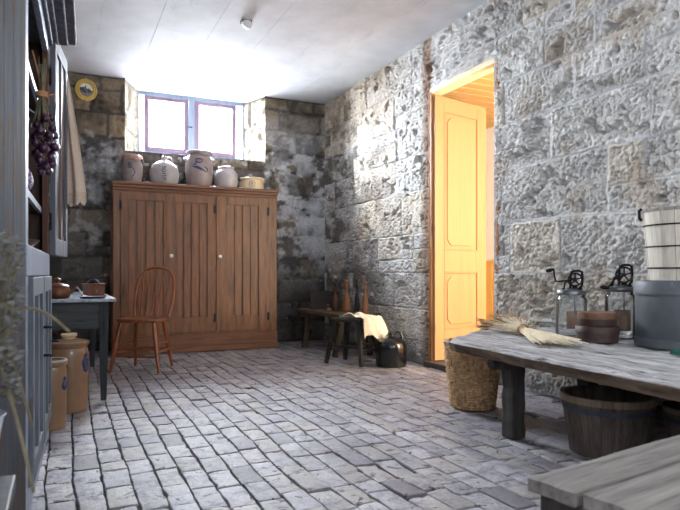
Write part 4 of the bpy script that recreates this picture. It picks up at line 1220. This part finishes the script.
# butter churn jars
def churn(x, y, r, hj, label, crank_dir, gear_h, glassmat_=M_jar):
    t = thing('butter_churn', label, 'butter churn', (x, y, BZ), math.atan2(-y, -x)+PI/2)
    p = smoothprof([(r*.9,0),(r,.012),(r,hj*.55),(r,hj*.74),(r*.97,hj*.83),(r*.86,hj*.88),(r*.84,hj*.92)],4)
    inner = [(q-.004, z) for q, z in reversed(p) if z > .01]
    MB().lathe(p+inner+[(0,.010)], 48).build('glass_jar', M_jar, t, smooth=50)
    zl = hj*.90
    l = MB().lathe([(r*.90,zl+.004),(r*.93,zl+.007),(r*.93,zl+.024),(r*.89,zl+.029),(r*.45,zl+.034),(r*.40,zl+.040),(0,zl+.040)], 40).build('lid', M_zinc, t, smooth=40)
    z0 = zl+.038; H = gear_h
    mb = MB()   # cast frame: rounded arch on two feet
    fr = [(-.005,0,z0),(-.005,0,z0+H*.7),(.0,0,z0+H*.93),(.018,0,z0+H),(.045,0,z0+H),(.058,0,z0+H*.93),(.060,0,z0+H*.6),(.058,0,z0+H*.2),(.045,0,z0+.004)]
    mb.tube(fr, .0065, 8, flat=1.2)
    mb.tube([(-.05,0,z0),(.06,0,z0)], .006, 8); mb.tube([(.012,-.02,z0),(.012,.02,z0)], .007, 8)
    mb.tube([(-.04,0,z0),(-.035,0,z0+H*.35),(-.01,0,z0+H*.5)], .006, 8)
    mb.build('gear_frame', M_ironblk, t, smooth=60)
    # crown wheel facing the crank side, spokes
    c = Vector((.020,-.012,z0+H*.52)); Rg = H*.36
    ax = Matrix.Translation(c) @ Matrix.Rotation(R(70 if crank_dir < 0 else 90), 4, 'X') @ Matrix.Rotation(0, 4, 'Z')
    mb = MB(); mb.tube([ax @ Vector((Rg*math.cos(q*PI/16), Rg*math.sin(q*PI/16), 0)) for q in range(32)], .0055, 6, closed=True)
    for q in range(26):
        an = 2*PI*q/26; mb.tube([ax @ Vector((Rg*math.cos(an),Rg*math.sin(an),0)), ax @ Vector(((Rg+.005)*math.cos(an),(Rg+.005)*math.sin(an),.006))], .0022, 4)
    for q in range(5):
        an = 2*PI*q/5+.3; mb.tube([ax @ Vector((0,0,0)), ax @ Vector((Rg*math.cos(an),Rg*math.sin(an),0))], .0042, 6)
    mb.tube([ax @ Vector((0,0,-.012)), ax @ Vector((0,0,.012))], .011, 10)
    mb.build('gear_wheel', M_ironblk, t, smooth=60)
    mb = MB(); mb.lathe([(.008,z0),(.016,z0+.004),(.014,z0+.02),(.006,z0+.022)], 16, c=(.02,0,0)); mb.build('pinion', M_ironblk, t, smooth=50)
    mb = MB()
    if crank_dir < 0:
        mb.tube([c, (-.06,-.012,z0+H*.42), (-.085,-.014,z0+H*.42), (-.093,-.016,z0+H*.8), (-.095,-.018,z0+H*1.15)], [.005,.005,.006,.0055,.005], 8)
        kp = [(-.093,-.018,z0+H*1.10), (-.14,-.02,z0+H*.98)]
    else:
        mb.tube([c, (-.03,-.05,z0+H*.3), (-.06,-.07,z0-.01)], [.005,.0055,.005], 8)
        kp = [(-.055,-.07,z0-.012), (-.10,-.075,z0-.008)]
    mb.build('crank', M_ironblk, t, smooth=60)
    mb = MB(); a_, b_ = Vector(kp[0]), Vector(kp[1]); mb.tube([a_, a_*.7+b_*.3, a_*.3+b_*.7, b_], [.006,.011,.012,.006], 10); mb.build('crank_grip', M_ironblk, t, smooth=60)
    mb = MB(); mb.tube([(.02,0,z0),(.02,0,hj*.42)], .004, 8); mb.build('dasher_rod', M_zinc, t, smooth=60)
    mb = MB(); mb.box(-.028,-.006,.035,.058,.006,hj*.55, Matrix.Translation((.0,0,0)) @ Matrix.Rotation(R(25), 4, 'Z')); mb.box(.004,-.035,.045,.036,-.029,hj*.46); mb.build('paddle', M_paddle, t, bevel=.003, label='wooden churn paddle inside the glass')
    return t
churn(2.70, 2.63, .087, .255, 'glass jar butter churn with its crank raised left, beside the wheat sheaf', -1, .105)
churn(2.84, 2.41, .080, .280, 'glass jar butter churn with spoked wheel, between pantry boxes and grey box', 1, .115)

# two pantry boxes
t = thing('pantry_box', 'lower and wider of two round red-brown pantry boxes stacked on the work bench', 'box', (2.565,2.32,BZ+.001), 0, 'round pantry boxes')
MB().lathe([(.102,0),(.104,.002),(.104,.055),(.100,.056)], 48).build('body', M_redbox, t, smooth=40)
MB().lathe([(.1055,.046),(.1085,.046),(.1085,.078),(.106,.081),(0,.081)], 48, caps=False).build('lid', M_redbox, t, smooth=40)
t = thing('pantry_box', 'upper and smaller round pantry box with orange-brown lid, stacked on the wider one', 'box', (2.568,2.325,BZ+.0825), 0, 'round pantry boxes')
MB().lathe([(.092,0),(.093,.002),(.093,.045),(.09,.046)], 48).build('body', M_redbox, t, smooth=40)
MB().lathe([(.0942,.038),(.0968,.038),(.0968,.068),(.094,.071),(0,.071)], 48, caps=False).build('lid', M_lidwood, t, smooth=40)

# grey round box and white bucket
t = thing('round_box', 'large round grey-painted bentwood box on the work bench', 'box', (2.80,2.005,BZ), 0)
MB().lathe([(.212,0),(.214,.003),(.214,.275),(.21,.276)], 64).build('body', M_greybox, t, smooth=40)
MB().lathe([(.2145,.0),(.2185,.0),(.2185,.04),(.2145,.042)], 64, caps=False).build('bottom_band', M_greybox, t, smooth=40)
l = MB().lathe([(.216,.255),(.222,.255),(.222,.318),(.219,.322),(.208,.323),(0,.320)], 64, caps=False).build('lid', M_greybox, t, smooth=40)
t = tub('stave_bucket', 'whitewashed stave bucket with rough rim and thin hoops standing on the grey round box', (2.81,1.99,BZ+.324), .200, .168, .345, M_whitewood, M_whitewood, [(.06,.007),(.165,.007),(.27,.007)], None, 18, .004)
an = math.atan2(-1.99+.9,-2.81)
mb = MB()
for s_ in (0, PI):
    e = Vector((math.cos(2.3+s_), math.sin(2.3+s_), 0)); mb.tube([e*.20+Vector((0,0,.30)), e*.212+Vector((0,0,.315)), e*.214+Vector((0,0,.35)), e*.202+Vector((0,0,.36))], .008, 8)
mb.build('bail_ear', M_iron, t, smooth=60)
mb = MB(); mb.lathe([(.184,.338),(.184,.351),(.203,.351),(.201,.335)], 60, wob=.006, caps=False); mb.build('rim', wood('rough_rim', s2l(96,86,78), s2l(190,184,174), 'x', .8, bs=1), t, smooth=30)
# green book
t = thing('booklet', 'thin green-covered booklet lying in front of the grey round box', 'book', (2.52,1.72,BZ+.006), R(22))
mb = MB(); mb.box(-.07,-.10,.001,.07,.10,.0125); mb.build('pages', M_paper, t)
mb = MB(); mb.box(-.073,-.103,.0125,.073,.103,.0145); mb.box(-.073,-.103,-.001,.073,.103,.001); mb.box(-.0745,-.103,-.001,-.072,.103,.0145); mb.build('cover', M_green, t)

# sheaf of wheat
t = thing('wheat_sheaf', 'tied sheaf of dried wheat lying on the left part of the work bench', 'wheat', (2.42, 2.72, BZ), 0)
dirv = Vector((-.37,-.93,0)).normalized(); side = Vector((-dirv.y, dirv.x, 0))
r_ = random.Random(12)
mb = MB(); eb = MB()
for i in range(105):
    a_ = r_.uniform(0, 2*PI); q = math.sqrt(r_.random())
    s_ = math.cos(a_)*q; h_ = abs(math.sin(a_))*q
    kn = side*s_*.022+Vector((0,0,.022+h_*.025))
    L2 = r_.uniform(.40,.60); L1 = r_.uniform(.16,.26)
    end = dirv*L2+side*s_*.13+Vector((0,0,.008+h_*.028+.012*q*r_.random()))
    hd = -dirv*L1+side*(s_*.17+r_.uniform(-.02,.02))+Vector((0,0,.014+h_*.085))
    mb.tube([end, (end+kn)/2+Vector((0,0,.004)), kn, (hd+kn)/2+Vector((0,0,.003)), hd], [.0022,.0022,.0020,.0015,.0012], 4)
    dd = (hd-kn).normalized(); eb.tube([hd, hd+dd*.02, hd+dd*.05+Vector((0,0,-.002)), hd+dd*.075+Vector((0,0,-.006))], [.002,.0055,.005,.001], 5)
    for w_ in range(2): eb.tube([hd+dd*.04, hd+dd*.12+side*r_.uniform(-.03,.03)+Vector((0,0,r_.uniform(-.012,.02)))], [.0008,.0003], 3)
mb.build('stalks', M_straw, t, smooth=60, kind=None)
eb.build('ears', M_ear, t, smooth=60)
mb = MB()
for k in (-.008,0,.008): mb.tube([Vector(dirv)*k+side*.030*math.cos(q*PI/9)+Vector((0,0,.033+.030*math.sin(q*PI/9))) for q in range(18)], .004, 6, closed=True)
mb.build('tie', M_twine, t, smooth=60)

# ------------------------------------------------------------------ foreground bench
ang = R(8.6)
t = thing('plank_bench', 'low grey weathered plank bench in the right foreground with a gap between its boards', 'bench', (.94, 1.04, 0), ang)
FZ = .40
def plank(x0, x1, y0, y1, z0, z1, seed, skew=0):
    mb = MB(); nu, nv = 70, 10; r = random.Random(seed)
    def top(u, v_):
        x = x0+(x1-x0)*u; y = y0+(y1-y0)*v_; e = min(v_, 1-v_, u*6)
        x -= 0 if u > 0 else skew*v_
        z = z1+.004*(float(fbm(np.array([x*4.]), np.array([y*30.+seed]), 7, 3)[0])-.5)-.003*math.exp(-e*20)
        wv = .004*(float(vn(np.array([x*12.]), np.array([seed*1.]), 5)[0])-.5) if v_ in (0,1) else 0
        return (x+ (.002*math.sin(v_*9+seed) if u == 0 else 0), y+wv, z)
    mb.grid(top, nu, nv)
    W1 = nu+1; n0 = len(mb.v)
    per = [i for i in range(W1)]+[j*W1+nu for j in range(1,nv+1)]+[nv*W1+i for i in range(nu-1,-1,-1)]+[j*W1 for j in range(nv-1,0,-1)]
    for i in per: mb.v.append((mb.v[i][0], mb.v[i][1], z0))
    n = len(per)
    for k in range(n): l = (k+1) % n; mb.f.append((per[k], n0+k, n0+l, per[l]))
    mb.f.append(tuple(n0+k for k in range(n)))
    return mb
plank(0, 1.35, -.118, 0, FZ-.032, FZ, 3).build('plank', M_fore, t, smooth=40)
plank(.012, 1.35, -.30, -.131, FZ-.032, FZ, 8).build('plank', M_fore, t, smooth=40)
plank(.02, 1.35, -.46, -.314, FZ-.032, FZ, 9).build('plank', M_fore, t, smooth=40)
for x in (.055, 1.2):
    mb = MB(); mb.box(x-.035, -.44, FZ-.10, x+.045, -.015, FZ-.032); mb.build('batten', M_tubdark, t, bevel=.004)
    for y in (-.05, -.43):
        bleg(x, y, .07, FZ-.09).build('leg', M_tubdark, t, bevel=.006)

# ------------------------------------------------------------------ potted dried plant, left foreground
t = thing('plant_stand', 'dark low wooden stand in the left foreground under the plant pot', 'stand', (-.20, 1.28, 0))
mb = MB(); mb.box(-.19,-.15,.40,.115,.15,.43); mb.build('top', M_stool, t, bevel=.004)
for sx, sy in ((-.15,-.12),(.085,-.12),(-.15,.12),(.085,.12)):
    mb = MB(); mb.box(sx-.018,sy-.018,0,sx+.018,sy+.018,.40); mb.build('leg', M_stool, t, bevel=.003)
t = thing('potted_plant', 'drooping silvery-green dried plant in a white enamel pot, left foreground', 'plant', (-.175, 1.29, .431))
p = smoothprof([(.05,0),(.056,.01),(.068,.09),(.078,.15),(.082,.155)],4)
MB().lathe(p+[(.074,.15),(.066,.13),(0,.13)], 40).build('pot', plain('white_enamel_pot', s2l(200,208,220), .3, 0, .05, 0), t, smooth=50)
r_ = random.Random(21); mb = MB(); lb = MB()
for i in range(230):
    a_ = r_.uniform(0, 2*PI); ln = r_.uniform(.07,.17); up = r_.uniform(.12,.42)
    base = Vector((.05*math.cos(a_)*r_.random(), .05*math.sin(a_)*r_.random(), .12))
    tip = base+Vector((ln*.75*math.cos(a_), ln*.75*math.sin(a_), up-ln*.4))
    mid = base+Vector((ln*.35*math.cos(a_), ln*.35*math.sin(a_), up*.85))
    if tip.x > .10: tip.x = .10
    pts = []
    for k in range(8):
        q = k/7; pts.append(base*(1-q)**2+mid*2*q*(1-q)+tip*q*q)
    mb.tube(pts, [.002]*7+[.001], 4)
    for k in range(2, 8):
        for s_ in range(4):
            b_ = r_.uniform(0, 2*PI); ll = r_.uniform(.007,.018); c = pts[k]; e = Vector((math.cos(b_), math.sin(b_), r_.uniform(-.4,.6)))*ll; f = e.orthogonal().normalized()*ll*.28
            lb.add([c, c+e*.5+f, c+e, c+e*.5-f], [(0,1,2,3)])
for (dx, dy, dz, z0_) in ((.19,.05,.30,.34),(.12,.12,.10,.40),(.13,-.06,.02,.38)):
    mb.tube([Vector((0,0,.12))*(1-q)**2+Vector((dx*.3,dy*.3,z0_+.12))*2*q*(1-q)+Vector((dx,dy,dz))*q*q for q in [k/12 for k in range(13)]], .0032, 5)
mb.build('stems', M_stem, t, smooth=60); lb.build('leaves', M_silver, t, kind='stuff')

# ------------------------------------------------------------------ ceiling lamp / detector
t = thing('spotlight', 'small white spotlight fixed to the ceiling', 'spotlight', (1.43, 5.0, CZ))
mb = MB(); mb.box(-.045,-.03,-.03,.045,.03,0); mb.build('mount', plain('dark_mount', s2l(96,92,88), .5), t, bevel=.004)
mb = MB(); mb.lathe([(.03,0),(.034,.01),(.036,.07),(.03,.085),(0,.087)], 28, m=Matrix.Translation((-.01,-.035,-.045)) @ Matrix.Rotation(R(115),4,'X')); mb.build('lamp_head', plain('white_enamel', s2l(226,228,234), .4, 0, .03, 0), t, smooth=50)

# ------------------------------------------------------------------ light
def area(name, loc, size, sy, power, col, direction, spread=PI):
    l = bpy.data.lights.new(name, 'AREA'); l.shape = 'RECTANGLE'; l.size = size; l.size_y = sy; l.energy = power; l.color = col; l.spread = spread
    o = bpy.data.objects.new(name, l); COL.objects.link(o); o.location = loc
    o.rotation_euler = Vector(direction).to_track_quat('-Z', 'Y').to_euler(); return o
area('daylight_back_window', (.9, FY+1.2, 3.62), 3.6, 2.6, 3300, (.90,.95,1.0), (.2,-1,-.38))
area('fill_light_left', (LX-.12, (LW[0]+LW[1])/2, 1.8), 1.6, 1.6, 5, (.84,.91,1.0), (1,.15,-.1))  # added fill through the unseen left opening
area('fill_light_rear', ((RW[0]+RW[1])/2, RY-.12, 2.05), 1.65, 1.5, 17, (.84,.91,1.0), (.05,1,.05))  # added fill through the unseen rear opening
area('passage_window', ((PW[0]+PW[1])/2, 2.12, 1.45), 1.2, 1.9, 88, (1.0,.85,.64), (-.4,1,-.15))
wd = bpy.data.worlds.new('sky'); scene.world = wd; wd.use_nodes = True
bg = wd.node_tree.nodes['Background']; bg.inputs[0].default_value = (.93,.96,1,1); bg.inputs[1].default_value = 2.0

# ------------------------------------------------------------------ camera
cd = bpy.data.cameras.new('camera'); cam = bpy.data.objects.new('camera', cd); COL.objects.link(cam)
cd.sensor_width = 36; cd.lens = 604/680*36; cd.shift_y = 18/680; cd.clip_start = .02
cam.location = (0, 0, .85); cam.rotation_euler = (R(90), 0, R(-24.8))
cd.dof.use_dof = True; cd.dof.focus_distance = 4.0; cd.dof.aperture_fstop = 5.0
scene.camera = cam
vs_ = scene.view_settings
vs_.view_transform = 'Standard'; vs_.look = 'None'; vs_.exposure = 1.38; vs_.gamma = 1.0; vs_.use_curve_mapping = False
